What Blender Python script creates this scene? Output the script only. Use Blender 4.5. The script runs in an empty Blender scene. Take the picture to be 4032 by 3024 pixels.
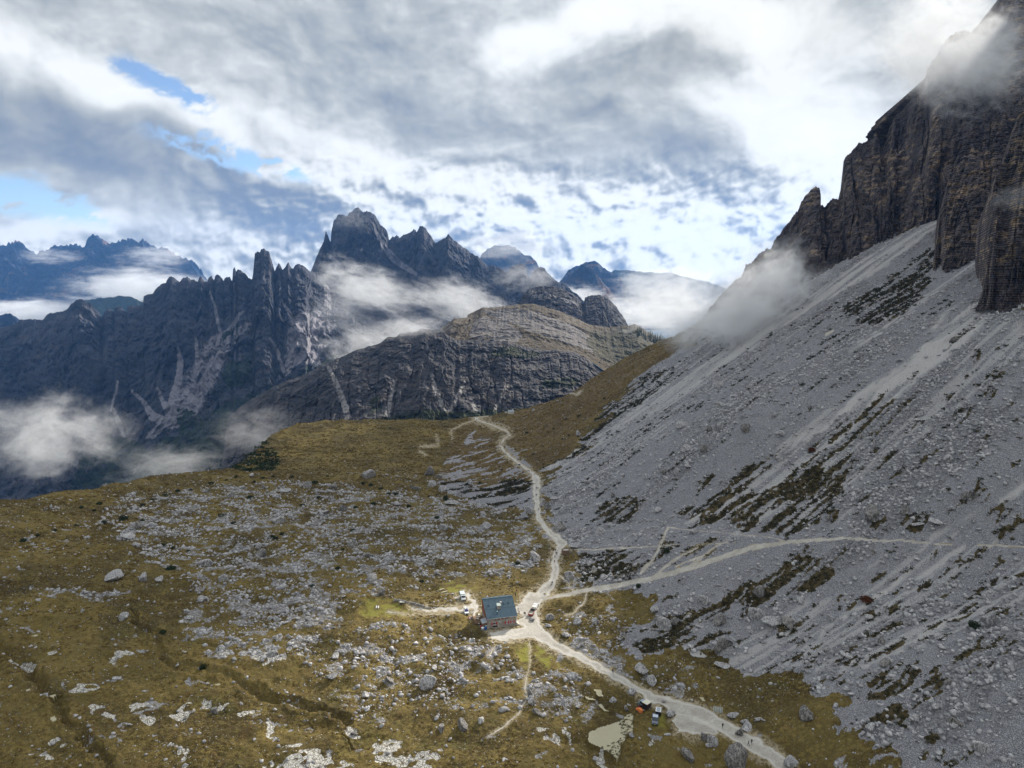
EXPO, HAZE, MIST, SKYG = 0.90, 2.3e-5, True, .57
import bpy, bmesh, math, random
import numpy as np
from mathutils import Vector, Matrix, Euler

random.seed(7)
RS = np.random.RandomState(11)
scene = bpy.context.scene
COL = scene.collection
rad = math.radians

# ------------------------------------------------------------------ camera model
# All sight measurements are in the photograph's 4032 x 3024 units: used to survey real positions.
FL = 2688.0
PITCH = rad(7.7)
CP, SP = math.cos(PITCH), math.sin(PITCH)

def ray(px, py):
    X = (np.asarray(px, float) - 2016) / FL
    V = (1512 - np.asarray(py, float)) / FL
    return X, CP + V * SP, -SP + V * CP

def at(px, py, Y):
    dx, dy, dz = ray(px, py)
    return dx / dy * Y, Y + 0 * dx, dz / dy * Y

def at_z(px, py, z):
    dx, dy, dz = ray(px, py)
    t = z / dz
    return dx * t, dy * t, z

def proj(x, y, z):
    f = y * CP - z * SP
    u = y * SP + z * CP
    return 2016 + FL * x / f, 1512 - FL * u / f

# ------------------------------------------------------------------ numpy noise
def _h(ix, iy, iz, seed):
    n = (ix.astype(np.int64) * 374761393 + iy.astype(np.int64) * 668265263 + iz.astype(np.int64) * 2147483647 * 3 + seed * 974711) & 0xffffffff
    n = ((n ^ (n >> 13)) * 1274126177) & 0xffffffff
    n = (n ^ (n >> 16)) & 0xffffff
    return n / float(0xffffff) * 2 - 1

def vnoise(x, y, z=0.0, seed=0):
    x = np.asarray(x, float); y = np.asarray(y, float); z = np.asarray(z, float) + 0 * x
    x, y, z = np.broadcast_arrays(x, y, z)
    ix, iy, iz = np.floor(x), np.floor(y), np.floor(z)
    fx, fy, fz = x - ix, y - iy, z - iz
    sx, sy, sz = [f * f * f * (f * (f * 6 - 15) + 10) for f in (fx, fy, fz)]
    flat = not np.any(fz)
    def plane(k):
        a = _h(ix, iy, iz + k, seed); b = _h(ix + 1, iy, iz + k, seed)
        c = _h(ix, iy + 1, iz + k, seed); d = _h(ix + 1, iy + 1, iz + k, seed)
        return (a + (b - a) * sx) * (1 - sy) + (c + (d - c) * sx) * sy
    p = plane(0)
    if flat: return p
    return p * (1 - sz) + plane(1) * sz

def fbm(x, y, z=0.0, oct=4, seed=0, gain=0.5, lac=2.03):
    s = 0; a = 1; t = 0; f = 1
    for o in range(oct):
        s = s + a * vnoise(x * f + o * 17.3, y * f - o * 9.1, np.asarray(z) * f, seed + o)
        t += a; a *= gain; f *= lac
    return s / t

def ridged(x, y, z=0.0, oct=4, seed=0, gain=0.55, lac=2.1):
    s = 0; a = 1; t = 0; f = 1
    for o in range(oct):
        n = 1 - np.abs(vnoise(x * f + o * 7.3, y * f - o * 3.1, np.asarray(z) * f, seed + o)) * 2
        s = s + a * n; t += a; a *= gain; f *= lac
    return s / t

def sstep(a, b, x):
    t = np.clip((x - a) / (b - a), 0, 1)
    return t * t * (3 - 2 * t)

# ------------------------------------------------------------------ masks surveyed from the photograph
def in_poly(px, py, poly):
    poly = np.asarray(poly, float)
    if len(poly) > 3:
        for _ in range(2):          # rounded outline
            nx = np.roll(poly, -1, 0); poly = np.stack([poly * .78 + nx * .22, poly * .22 + nx * .78], 1).reshape(-1, 2)
    x0, y0 = poly.min(0); x1, y1 = poly.max(0)
    res = np.zeros(px.shape, bool)
    sel = (px >= x0) & (px <= x1) & (py >= y0) & (py <= y1)
    X, Y = px[sel], py[sel]
    r = np.zeros(X.shape, bool)
    j = len(poly) - 1
    for i in range(len(poly)):
        xi, yi = poly[i]; xj, yj = poly[j]
        c = ((yi > Y) != (yj > Y)) & (X < (xj - xi) * (Y - yi) / (yj - yi + 1e-9) + xi)
        r ^= c
        j = i
    res[sel] = r
    return res

def line_dist(px, py, pts, margin=60):
    """signed-ish: min over segments of distance minus local half width; pts = (x, y, halfwidth)"""
    best = np.full(px.shape, 1e6)
    for (xa, ya, wa), (xb, yb, wb) in zip(pts[:-1], pts[1:]):
        m = margin + max(wa, wb)
        sel = (px > min(xa, xb) - m) & (px < max(xa, xb) + m) & (py > min(ya, yb) - m) & (py < max(ya, yb) + m)
        if not sel.any(): continue
        X, Y = px[sel], py[sel]
        dx, dy = xb - xa, yb - ya
        t = np.clip(((X - xa) * dx + (Y - ya) * dy) / (dx * dx + dy * dy + 1e-9), 0, 1)
        d = np.hypot(X - xa - t * dx, Y - ya - t * dy) - (wa + (wb - wa) * t)
        best[sel] = np.minimum(best[sel], d)
    return best

# ------------------------------------------------------------------ material helpers
class NT:
    def __init__(s, name, world=False):
        if world:
            s.m = bpy.data.worlds.new(name); s.m.use_nodes = True
        else:
            s.m = bpy.data.materials.new(name); s.m.use_nodes = True
        s.t = s.m.node_tree; s.t.nodes.clear()
    def n(s, typ, ins=None, **kw):
        nd = s.t.nodes.new(typ)
        for k, v in kw.items(): setattr(nd, k, v)
        for k, v in (ins or {}).items():
            sock = nd.inputs[k]
            if isinstance(v, bpy.types.NodeSocket): s.t.links.new(v, sock)
            elif isinstance(v, bpy.types.Node): s.t.links.new(v.outputs[0], sock)
            else: sock.default_value = v
        return nd
    def math(s, op, a, b=0.0, c=0.0, clamp=False):
        return s.n('ShaderNodeMath', {0: a, 1: b, 2: c}, operation=op, use_clamp=clamp).outputs[0]
    def mix(s, f, a, b):
        nd = s.n('ShaderNodeMix', data_type='RGBA')
        for idx, v in ((0, f), (6, a), (7, b)):
            sock = nd.inputs[idx]
            if isinstance(v, bpy.types.NodeSocket): s.t.links.new(v, sock)
            else: sock.default_value = (v if idx == 0 else (tuple(v) + (1,) if len(v) == 3 else v))
        return nd.outputs[2]
    def noise(s, vec, scale, detail=4, rough=0.55, dist=0.0):
        return s.n('ShaderNodeTexNoise', {'Vector': vec, 'Scale': scale, 'Detail': detail, 'Roughness': rough, 'Distortion': dist}).outputs[0]
    def mapr(s, v, a, b, c=0.0, d=1.0, smooth=True):
        return s.n('ShaderNodeMapRange', {0: v, 1: a, 2: b, 3: c, 4: d}, interpolation_type='SMOOTHSTEP' if smooth else 'LINEAR').outputs[0]
    def attr(s, name):
        return s.n('ShaderNodeAttribute', attribute_name=name).outputs['Fac']
    def pos(s, sc=(1, 1, 1), rot=(0, 0, 0)):
        g = s.n('ShaderNodeNewGeometry').outputs['Position']
        return s.n('ShaderNodeMapping', {'Vector': g, 'Scale': sc, 'Rotation': rot}).outputs[0]
    def bump(s, h, strength=0.5, dist=1.0, normal=None):
        ins = {'Height': h, 'Strength': strength, 'Distance': dist}
        if normal is not None: ins['Normal'] = normal
        return s.n('ShaderNodeBump', ins).outputs[0]
    def out(s, col, rough=0.9, normal=None, spec=0.2, metal=0.0, **extra):
        ins = {'Base Color': col if isinstance(col, bpy.types.NodeSocket) else tuple(col) + (1,), 'Roughness': rough, 'Specular IOR Level': spec, 'Metallic': metal}
        if normal is not None: ins['Normal'] = normal
        ins.update(extra)
        b = s.n('ShaderNodeBsdfPrincipled', ins)
        s.n('ShaderNodeOutputMaterial', {'Surface': b.outputs[0]})
        return s.m

def plain(name, col, rough=0.6, spec=0.3, metal=0.0, var=0.12, scale=3.0, coat=0.0):
    """painted / cloth / plastic surface with slight mottling"""
    k = NT(name)
    v = k.noise(k.pos(), scale, 5, 0.6)
    c = k.mix(v, tuple(x * (1 - var) for x in col), tuple(min(1, x * (1 + var)) for x in col))
    return k.out(c, rough, None, spec, metal, **{'Coat Weight': coat})

# ------------------------------------------------------------------ mesh helpers
def grid_mesh(name, P, keep=None, mat=None, attrs=None, smooth=True, flip=False):
    """P (nr, nc, 3) grid; keep = bool (nr-1, nc-1) of faces"""
    nr, nc, _ = P.shape
    idx = np.arange(nr * nc).reshape(nr, nc)
    q = np.stack([idx[:-1, :-1], idx[:-1, 1:], idx[1:, 1:], idx[1:, :-1]], -1)
    if flip: q = q[..., ::-1]
    q = q[keep] if keep is not None else q.reshape(-1, 4)
    used = np.zeros(nr * nc, bool); used[q.ravel()] = True
    remap = np.cumsum(used) - 1
    V = P.reshape(-1, 3)[used]
    at_ = {k: a.reshape(-1)[used] for k, a in (attrs or {}).items()}
    return raw_mesh(name, V, remap[q], mat, at_, smooth)

def raw_mesh(name, V, Fc, mat=None, attrs=None, smooth=False, matidx=None):
    me = bpy.data.meshes.new(name)
    n = Fc.shape[1]
    me.vertices.add(len(V)); me.vertices.foreach_set('co', np.ascontiguousarray(V, np.float32).ravel())
    me.loops.add(Fc.size); me.loops.foreach_set('vertex_index', np.ascontiguousarray(Fc, np.int32).ravel())
    me.polygons.add(len(Fc)); me.polygons.foreach_set('loop_start', np.arange(0, Fc.size, n, dtype=np.int32))
    try: me.polygons.foreach_set('loop_total', np.full(len(Fc), n, np.int32))
    except Exception: pass
    if smooth: me.polygons.foreach_set('use_smooth', np.ones(len(Fc), bool))
    for k, a in (attrs or {}).items():
        d = me.attributes.new(k, 'FLOAT', 'POINT'); d.data.foreach_set('value', np.ascontiguousarray(a, np.float32))
    mats = mat if isinstance(mat, (list, tuple)) else ([mat] if mat else [])
    for m in mats: me.materials.append(m)
    if matidx is not None: me.polygons.foreach_set('material_index', np.ascontiguousarray(matidx, np.int32))
    me.update(calc_edges=True)
    return me

def link(name, me, parent=None):
    o = bpy.data.objects.new(name, me); COL.objects.link(o)
    if parent: o.parent = parent
    return o

def tag(o, label=None, cat=None, group=None, kind=None):
    if label: o['label'] = label
    if cat: o['category'] = cat
    if group: o['group'] = group
    if kind: o['kind'] = kind
    return o

def empty(name, loc, rz=0.0, tilt=(0, 0)):
    o = bpy.data.objects.new(name, None); COL.objects.link(o)
    o.location = loc; o.rotation_euler = (tilt[0], tilt[1], rz); o.empty_display_size = 0.3
    return o

class MB:
    """collects bevelled boxes, prisms, tubes into ONE mesh"""
    def __init__(s): s.bm = bmesh.new()
    def box(s, c, d, rz=0.0, bev=0.0, rx=0.0, ry=0.0, mi=0):
        r = bmesh.ops.create_cube(s.bm, size=1.0)
        M = Matrix.Translation(c) @ Euler((rx, ry, rz)).to_matrix().to_4x4() @ Matrix.Diagonal((d[0], d[1], d[2], 1))
        bmesh.ops.transform(s.bm, matrix=M, verts=r['verts'])
        fs = {f for v in r['verts'] for f in v.link_faces}
        for f in fs: f.material_index = mi
        if bev > 0:
            es = list({e for v in r['verts'] for e in v.link_edges})
            bmesh.ops.bevel(s.bm, geom=es, offset=bev, segments=2, affect='EDGES', profile=0.6)
        return s
    def prism(s, prof, x0, x1, axis='x', mi=0, bev=0.0):
        """profile (a, b) closed polygon extruded along axis; x: (x, a, b); y: (a, y, b); z: (a, b, z)"""
        def P(a, b, t):
            return {'x': (t, a, b), 'y': (a, t, b), 'z': (a, b, t)}[axis]
        A = [s.bm.verts.new(P(a, b, x0)) for a, b in prof]; B = [s.bm.verts.new(P(a, b, x1)) for a, b in prof]
        fs = [s.bm.faces.new(A), s.bm.faces.new(B[::-1])]
        for i in range(len(A)):
            j = (i + 1) % len(A); fs.append(s.bm.faces.new((A[j], A[i], B[i], B[j])))
        for f in fs: f.material_index = mi
        if bev > 0:
            bmesh.ops.bevel(s.bm, geom=list({e for f in fs for e in f.edges}), offset=bev, segments=2, affect='EDGES')
        return s
    def tube(s, a, b, r, r2=None, n=8, mi=0):
        a = Vector(a); b = Vector(b); r2 = r if r2 is None else r2
        L = (b - a).length
        res = bmesh.ops.create_cone(s.bm, cap_ends=True, segments=n, radius1=r, radius2=r2, depth=L)
        q = Vector((0, 0, 1)).rotation_difference((b - a).normalized())
        bmesh.ops.transform(s.bm, matrix=Matrix.Translation((a + b) / 2) @ q.to_matrix().to_4x4(), verts=res['verts'])
        for f in {f for v in res['verts'] for f in v.link_faces}: f.material_index = mi
        return s
    def ball(s, c, d, sub=2, mi=0):
        res = bmesh.ops.create_icosphere(s.bm, subdivisions=sub, radius=0.5)
        bmesh.ops.transform(s.bm, matrix=Matrix.Translation(c) @ Matrix.Diagonal((d[0], d[1], d[2], 1)), verts=res['verts'])
        for f in {f for v in res['verts'] for f in v.link_faces}: f.material_index = mi; f.smooth = True
        return s
    def build(s, name, mat, parent=None, smooth=False):
        bmesh.ops.recalc_face_normals(s.bm, faces=s.bm.faces)
        me = bpy.data.meshes.new(name); s.bm.to_mesh(me); s.bm.free()
        for m in (mat if isinstance(mat, (list, tuple)) else [mat]): me.materials.append(m)
        if smooth: me.polygons.foreach_set('use_smooth', np.ones(len(me.polygons), bool))
        return link(name, me, parent)

# ================================================================== NEAR TERRAIN (height field)
A = []   # anchors x, y, z
def az(px, py, z): A.append([float(v) for v in at_z(px, py, z)])
def ay(px, py, Y): A.append([float(v) for v in at(px, py, Y)])
for t in [(0,3024,-130),(700,3024,-132.5),(1400,3024,-134),(2000,3024,-134),(2500,3000,-134),(3050,3024,-132),
          (0,2600,-126),(700,2600,-131),(1400,2600,-134),(2016,2600,-133.6),(2500,2800,-134),(2700,2860,-133.5),
          (1000,2420,-133),(1500,2400,-133),(1750,2350,-132.8),(1900,2490,-133),(2040,2480,-133),(2016,2420,-133),(1960,2330,-133),(2150,2400,-133),(2140,2520,-133.3),
          (0,2300,-122),(500,2300,-128),(0,2130,-120.5),(400,2050,-127.5),(0,1985,-118),(300,1930,-124),(600,1880,-131),(900,1850,-135),
          (1300,2100,-136),(1600,1950,-141),(1700,2150,-136),(2100,2150,-134),(1500,1830,-147.5),(1750,1830,-149),(1720,1900,-146),(1100,1900,-138),
          (1180,1672,-142),(1100,1700,-142),(1450,1682,-141.5),(1750,1680,-145),(1300,1730,-144),(1880,1645,-147),(1250,1800,-146),(980,1800,-143),(1600,1740,-148),
          (2110,1870,-139),(1980,1740,-143),(2005,1690,-146),(2200,2000,-132),(2250,2200,-132),(2300,2350,-132),(2500,2350,-128.5),(2640,2080,-112),
          (2900,2500,-126),(3200,2800,-124),(3500,2600,-112),(4032,3024,-112),(4032,2600,-98),(3600,2300,-101),(3200,2400,-114),(2700,2600,-130.5),(2850,2780,-132),(3000,2950,-131)]:
    az(*t)
for t in [(3200,2120,262),(4032,2155,222),(2250,1850,482),(2030,1620,830),(2700,1310,694),(2400,1450,749),(3000,1700,344),(2500,1800,418),
          (4000,1220,322),(3672,1072,442),(3224,1089,594),(3697,861,547),(3891,970,427),(3883,1165,356),(3500,1500,330),(4032,1600,270),(3900,1900,242),
          (3200,1850,308),(2800,2000,318),(2500,2080,342),(2220,1565,800),(2850,1240,650),(2750,1480,520)]:
    ay(*t)
A += [[420,560,62],[400,450,52],[380,340,40],[260,150,0],[230,90,-10],[-250,100,-128],[0,90,-134],[120,80,-120],[-420,300,-112],[-450,180,-118]]
A = np.array(A)
def _tps(r2): return np.where(r2 > 0, r2 * np.log(np.maximum(r2, 1e-9)) * 0.5, 0)
SC = 200.0
_d2 = ((A[:, None, :2] - A[None, :, :2]) ** 2).sum(-1) / SC ** 2
_K = _tps(_d2) + np.eye(len(A)) * 0.0006
_Pm = np.c_[np.ones(len(A)), A[:, :2] / SC]
_M = np.block([[_K, _Pm], [_Pm.T, np.zeros((3, 3))]])
_w = np.linalg.solve(_M, np.r_[A[:, 2], 0, 0, 0])
def base_h(x, y):
    r = _w[-3] + _w[-2] * x / SC + _w[-1] * y / SC
    for (ax, ay_, _), w in zip(A, _w): r = r + w * _tps(((x - ax) ** 2 + (y - ay_) ** 2) / SC ** 2)
    return r

NR, NCOL = 1050, 1420
TH0, TH1 = rad(-49), rad(49)
th = np.linspace(TH0, TH1, NCOL)
s_ = np.linspace(0, 1, NR)
# rows: dense near, spacing about 0.6 m at 200 m growing to 4 m at 800 m
r0, r1 = 95.0, 1500.0
rr = 1.0 / (1 / r0 + (1 / r1 - 1 / r0) * s_) * 0.5 + 0.5 * r0 * (r1 / r0) ** s_
RR, TT = np.meshgrid(rr, th, indexing='ij')
GX, GY = RR * np.sin(TT), RR * np.cos(TT)
# coarse RBF evaluation then bilinear refinement (smooth function)
cs = 6
ri = np.arange(0, NR, cs); ri = np.unique(np.r_[ri, NR - 1]); ci = np.unique(np.r_[np.arange(0, NCOL, cs), NCOL - 1])
Zc = base_h(GX[np.ix_(ri, ci)], GY[np.ix_(ri, ci)])
tmp = np.empty((len(ri), NCOL))
for i in range(len(ri)): tmp[i] = np.interp(np.arange(NCOL), ci, Zc[i])
Z0 = np.empty((NR, NCOL))
for j in range(NCOL): Z0[:, j] = np.interp(np.arange(NR), ri, tmp[:, j])
# the edge of the shoulder: beyond it the ground falls into the valley
sky_px = np.array([-400, 0, 300, 600, 900, 985, 1050, 1180, 1500, 1750, 1880, 2030, 2220, 2400, 2700, 2800, 3000, 3300, 4500])
sky_Y = np.array([360, 372, 410, 472, 508, 590, 655, 728, 748, 760, 800, 840, 815, 762, 715, 705, 720, 760, 800])
_dx, _dy, _ = ray(sky_px, 1600)
sky_th = np.arctan2(_dx, _dy); sky_r = sky_Y / np.cos(sky_th)
RS_ = np.interp(TT, sky_th, sky_r)
over = np.maximum(0, RR - RS_ - 4)
drop = over * over / (over + 22) * 1.05
Z0 = Z0 - drop
PX0, PY0 = proj(GX, GY, Z0)

def wmask(polys, px, py, warp, soft=0):
    m = np.zeros(px.shape, bool)
    for p in polys: m |= in_poly(px + warp[0], py + warp[1], p)
    return m
w1 = fbm(GX / 20, GY / 20, oct=6, seed=3, gain=.66) * 1.25; w2 = fbm(GX / 20 + 50, GY / 20, oct=6, seed=9, gain=.66) * 1.25
k_ = FL / RR
WX, WY = w1 * 16 * k_ * 0.9, w2 * 12 * k_ * 0.55

SCREE = [[(2330,1730),(2400,1600),(2560,1450),(2740,1340),(2850,1230),(3224,1060),(3697,840),(3900,930),(4400,900),(4400,3300),(3760,3300),(3560,3010),(3330,2900),(3300,2780),(3080,2640),(2900,2620),(2850,2560),(2640,2560),(2500,2560),(2430,2470),(2620,2350),(2300,2330),(2260,2180),(2230,2130),(2140,2050),(2120,1900)],
         [(1720,1890),(1860,1930),(2080,1880),(2105,1960),(2115,2040),(1960,2000),(1820,1985),(1735,1950)],
         [(3470,3060),(3620,2960),(3800,3060),(4100,3300)]]
SCREEV = [[(2600,2640),(2500,2480),(2600,2420),(2780,2370),(2900,2290),(3180,2180),(3270,2230),(3230,2330),(3040,2340),(2960,2420),(2840,2480),(2760,2570)],
          [(2600,2050),(2780,1960),(2960,1905),(3000,1940),(2880,2060)],
          [(2850,2075),(3010,1930),(3200,1740),(3330,1640),(3500,1540),(3520,1580),(3370,1740),(3300,1880),(3230,2080),(3000,2100)],
          [(2740,1890),(2980,1830),(3060,1780),(3090,1800),(2980,1880),(2800,1980),(2730,1960)],
          [(2350,1970),(2460,1950),(2550,1960),(2490,2060),(2400,2070)],
          [(3400,2820),(3520,2760),(3620,2840),(3560,2900),(3480,2880)],[(3660,2880),(3760,2890),(3850,2980),(3760,3030),(3650,2990)],
          [(3330,1200),(3480,1120),(3640,990),(3690,960),(3650,1150),(3560,1200),(3450,1260),(3350,1280)],
          [(3550,2030),(3700,2040),(3730,2110),(3600,2130)],[(3880,2080),(4032,2040),(4060,2130),(3900,2120)],
          [(2240,2170),(2420,2180),(2560,2210),(2460,2290),(2300,2300)],
          [(2170,1780),(2330,1650),(2480,1540),(2640,1440),(2680,1470),(2440,1640),(2250,1830)],
          [(3000,2700),(3150,2740),(3200,2860),(3120,2830)],
          [(3350,2690),(3440,2640),(3480,2700),(3400,2730)],
          [(2600,2110),(2720,2120),(2700,2180),(2560,2250),(2590,2170)],[(2720,2150),(2900,2110),(2860,2180),(2700,2230)]]
BROWNEDGE = [[(2000,1640),(2120,1590),(2250,1540),(2420,1440),(2600,1350),(2760,1290),(2800,1300),(2640,1400),(2440,1530),(2330,1650),(2280,1730),(2210,1830),(2120,1870),(1960,1720)]]
ROCKY = [[(350,1985),(900,1900),(1300,1900),(1700,1960),(2120,2040),(2110,2280),(1850,2280),(1560,2310),(1400,2360),(1320,2500),(1100,2650),(900,2660),(740,2520),(800,2330),(500,2180)],
         [(1130,2610),(1330,2560),(1420,2470),(1620,2450),(1900,2500),(2090,2640),(2330,2740),(2340,2830),(1900,2830),(1600,2830),(1380,2850),(1250,2750)],
         [(2200,2420),(2450,2450),(2560,2600),(2700,2600),(2760,2720),(2620,2740),(2400,2640),(2230,2560)],
         [(2240,2180),(2560,2220),(2430,2310),(2230,2300)],[(100,2300),(330,2330),(560,2350),(380,2390),(180,2400)]]
LAWN = [[(1400,2430),(1440,2370),(1540,2362),(1590,2378),(1575,2400),(1640,2395),(1640,2420),(1500,2440)],
        [(1720,2300),(1790,2290),(1880,2300),(1860,2320),(1800,2335),(1740,2340)],
        [(2060,2535),(2090,2530),(2092,2640),(2040,2640),(2030,2590)],[(2120,2520),(2200,2600),(2180,2640),(2110,2600)],
        [(2550,2830),(2600,2800),(2650,2850),(2560,2880)]]
def LINES():
    P = {}
    P['road'] = [[(3140,3070,24),(3060,2990,30),(2960,2925,29),(2860,2865,26),(2750,2810,30),(2660,2782,30),(2560,2740,18),(2470,2690,17),(2380,2640,17),(2280,2580,18),(2190,2545,20),(2130,2500,28),(2090,2450,36),(2080,2400,30),(2110,2360,24),(2150,2320,22),(2175,2290,18),(2188,2240,16),(2182,2210,15),(2196,2170,16),(2212,2140,22),(2190,2115,18),(2150,2085,13),(2125,2045,14),(2115,2000,13),(2110,1950,15),(2112,1915,17),(2112,1885,18),(2096,1864,9),(2060,1836,7),(2020,1805,7),(1985,1775,7),(1970,1752,6),(1984,1730,5),(2008,1712,5),(1996,1698,5),(1960,1682,5),(1920,1667,5),(1885,1655,6),(1872,1648,8),(1890,1642,3),(1918,1637,3)]]
    P['yard'] = [[(1930,2492,10),(2040,2485,16),(2100,2480,25)],[(1945,2510,13),(2040,2505,18),(2100,2490,25)],[(2050,2400,26),(2095,2350,25)],[(2045,2440,16),(2095,2440,30)],
                 [(1870,2400,16),(1860,2370,14),(1840,2345,10),(1805,2350,10)],[(1868,2400,12),(1872,2420,9),(1878,2440,6)],[(1860,2392,12),(1780,2402,8),(1700,2405,8),(1640,2400,6),(1620,2392,5)],
                 [(2700,2845,42),(2740,2865,32),(2800,2875,20)]]
    P['foot'] = [[(2040,2385,5),(2180,2350,7),(2300,2325,9),(2420,2310,12),(2560,2280,12),(2700,2240,13),(2850,2190,13),(2980,2150,11),(3100,2135,9)],
                 [(3100,2135,10),(3300,2118,8),(3500,2128,8),(3700,2140,7),(3900,2148,7),(4150,2160,8)],
                 [(2630,2078,3.5),(2760,2090,3.5),(2900,2103,3.5),(3040,2115,4),(3110,2135,5)],
                 [(2630,2078,6),(2600,2140,7),(2570,2210,7),(2520,2260,8)],
                 [(2225,2165,2.5),(2340,2162,4),(2460,2158,4),(2620,2148,3),(2760,2145,3),(2900,2135,3)],
                 [(2560,2280,7),(2650,2210,6),(2740,2160,5)],[(2660,2230,5),(2760,2190,4),(2860,2130,3.5)],[(2720,2225,7),(2820,2150,4)],
                 [(2195,2262,4),(2240,2300,3),(2255,2330,2.5)],[(2310,2330,3),(2300,2370,3),(2260,2420,2.5),(2225,2424,2)],
                 [(2086,2530,3),(2090,2600,2),(2075,2660,3),(2070,2750,4),(2045,2810,3),(2000,2850,4),(1930,2900,3)],
                 [(1950,2545,3),(1925,2585,3)],[(1530,2412,3),(1620,2422,2),(1750,2416,2)],
                 [(1860,2395,3),(1790,2405,2)],[(1650,1775,2),(1680,1795,2)],[(1655,1757,2),(1725,1755,1.5),(1720,1712,2)],[(1780,1730,2),(1775,1695,2),(1830,1668,1.5),(1870,1655,1.5)],
                 [(2690,2450,1.5),(2720,2400,1.5)],
                 [(3280,1300,4),(3250,1320,5)],[(2225,1540,3),(2270,1555,3),(2290,1540,2)]]
    P['sand'] = [[(3280,2630,2),(3430,2610,8),(3600,2520,11),(3750,2440,9),(3900,2400,10),(4032,2330,12)],
                 [(2700,2065,6),(2850,1985,10),(2930,1890,9),(3060,1790,9),(3250,1680,9),(3400,1560,9),(3560,1440,11),(3750,1320,12),(3880,1230,12)],
                 [(2900,2020,4),(3050,1930,5),(3150,1840,7),(3330,1700,9),(3520,1560,8),(3700,1420,9),(3820,1300,11),(3920,1200,12)],
                 [(3660,2120,8),(3800,2030,12),(3920,1960,16),(4060,1870,30)],
                 [(2320,1740,6),(2600,1560,10),(2850,1400,16),(3150,1220,26),(3450,1030,34),(3690,870,18)],
                 [(2150,1850,3),(2400,1690,7),(2700,1510,12),(3000,1330,20)],
                 [(2130,1900,4),(2330,1770,7),(2560,1610,9),(2750,1500,12)],
                 [(3880,1000,9),(3600,1200,12),(3300,1420,9)],
                 [(3100,2560,2),(3250,2500,6),(3300,2430,6),(3450,2350,16),(3650,2230,26),(3800,2150,10)],
                 [(2700,2560,6),(2820,2590,8)]]
    return P
LN = LINES()
def lmask(key, px, py): 
    d = np.full(px.shape, 1e6)
    for l in LN[key]: d = np.minimum(d, line_dist(px, py, l))
    return d
wx2, wy2 = fbm(GX / 3.5, GY / 3.5, oct=3, seed=21) * 2.2 * k_, fbm(GX / 3.5 + 9, GY / 3.5, oct=3, seed=22) * 1.3 * k_
ROADD = np.minimum(lmask('road', PX0 + wx2 * .55, PY0 + wy2 * .55), lmask('yard', PX0 + wx2, PY0 + wy2))
FOOTD = lmask('foot', PX0 + wx2 * .35, PY0 + wy2 * .35)
SANDD = lmask('sand', PX0 + wx2 * 1.4, PY0 + wy2 * 1.4)
front = RR < RS_ + 15
road = (ROADD < 0) & front
foot = (FOOTD < 0) & front & ~road
PONDS = [[(2318,2905),(2322,2880),(2345,2865),(2380,2858),(2415,2848),(2440,2830),(2465,2812),(2485,2802),(2500,2808),(2496,2835),(2488,2862),(2482,2885),(2462,2905),(2450,2925),(2448,2950),(2440,2978),(2432,2990),(2418,2975),(2390,2962),(2355,2945),(2330,2925)],
         [(2345,2780),(2362,2770),(2395,2795),(2398,2805),(2375,2800)],[(2340,2710),(2372,2712),(2378,2740),(2355,2745)],[(2292,2738),(2330,2745),(2340,2758),(2310,2752)],
         [(2748,2748),(2765,2746),(2782,2758),(2770,2762)],
         [(95,2716),(118,2708),(124,2718),(104,2726)],[(188,2738),(215,2728),(224,2738),(200,2750)],[(190,2825),(215,2815),(225,2835),(205,2848)],[(838,2692),(868,2690),(872,2699),(850,2700)],
         [(120,2500),(150,2496),(152,2504),(126,2507)]]
def blob(cx, cy, a, b, n=12): return [(cx + a * math.cos(i * 2 * math.pi / n) * (1 + .2 * math.sin(i * 2.3)), cy + b * math.sin(i * 2 * math.pi / n)) for i in range(n)]
PUD = [(2118,1957,2,1.5),(2119,1964,3,2.5),(2121,1968,2,1.5),(2109,1987,3,2),(2117,1987,4,2.6),(2110,2005,3.5,2),(2111,2010,4,2),(2111,2021,3,1),(2114,2035,4,2.5),(2126,2037,3.5,3),(2119,2043,4,3.5),(2124,2033,2,2),(2129,2057,4.5,4),(2132,2046,2.5,2)]
PONDS += [blob(*p) for p in PUD]
pond = np.zeros(GX.shape, np.int32)
for i, p in enumerate(PONDS):
    wv = .7 if i < 5 else .3
    m = in_poly(PX0 + wx2 * wv * .6, PY0 + wy2 * wv * .6, p) & front
    pond[m] = i + 1
lawn = wmask(LAWN, PX0, PY0, (wx2, wy2))
scree = wmask(SCREE, PX0, PY0, (WX, WY))
# fall-line streaks of vegetation in the scree
along, across = GX * .93 + GY * .25, GY * .97 - GX * .25
streak = fbm(along / 22, across / 2.4 + w1 * 1.4, oct=6, seed=31, gain=.6)
streak2 = fbm(along / 6.5, across / 1.7 + w1, oct=5, seed=35, gain=.6)
sv = wmask(SCREEV, PX0, PY0, (WX * .6, WY * .6))
be = wmask(BROWNEDGE, PX0, PY0, (WX * .5, WY * .5))
lowright = in_poly(PX0, PY0, [(2900,2700),(3050,2450),(3300,2330),(3600,2180),(4400,2080),(4400,2560),(3500,2780)])
midright = in_poly(PX0, PY0, [(3000,2090),(3300,1800),(3600,1550),(3850,1350),(4400,1400),(4400,2080)])
veg = np.where(scree, 0.0, 1.0)
veg = np.where(sv & (streak > -.02), .8, veg)
veg = np.where(scree & ~sv & lowright & (streak2 > .24), .75, veg)
veg = np.where(scree & ~sv & midright & (streak2 > .33), .75, veg)
veg = np.where(scree & ~sv & ~lowright & ~midright & (streak > .42) & (PY0 > 1150), .7, veg)
hill = in_poly(PX0, PY0, [(1700,1900),(1760,1800),(1880,1700),(2000,1760),(2105,1870),(2110,1960),(1980,2010),(1850,1960)])
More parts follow.
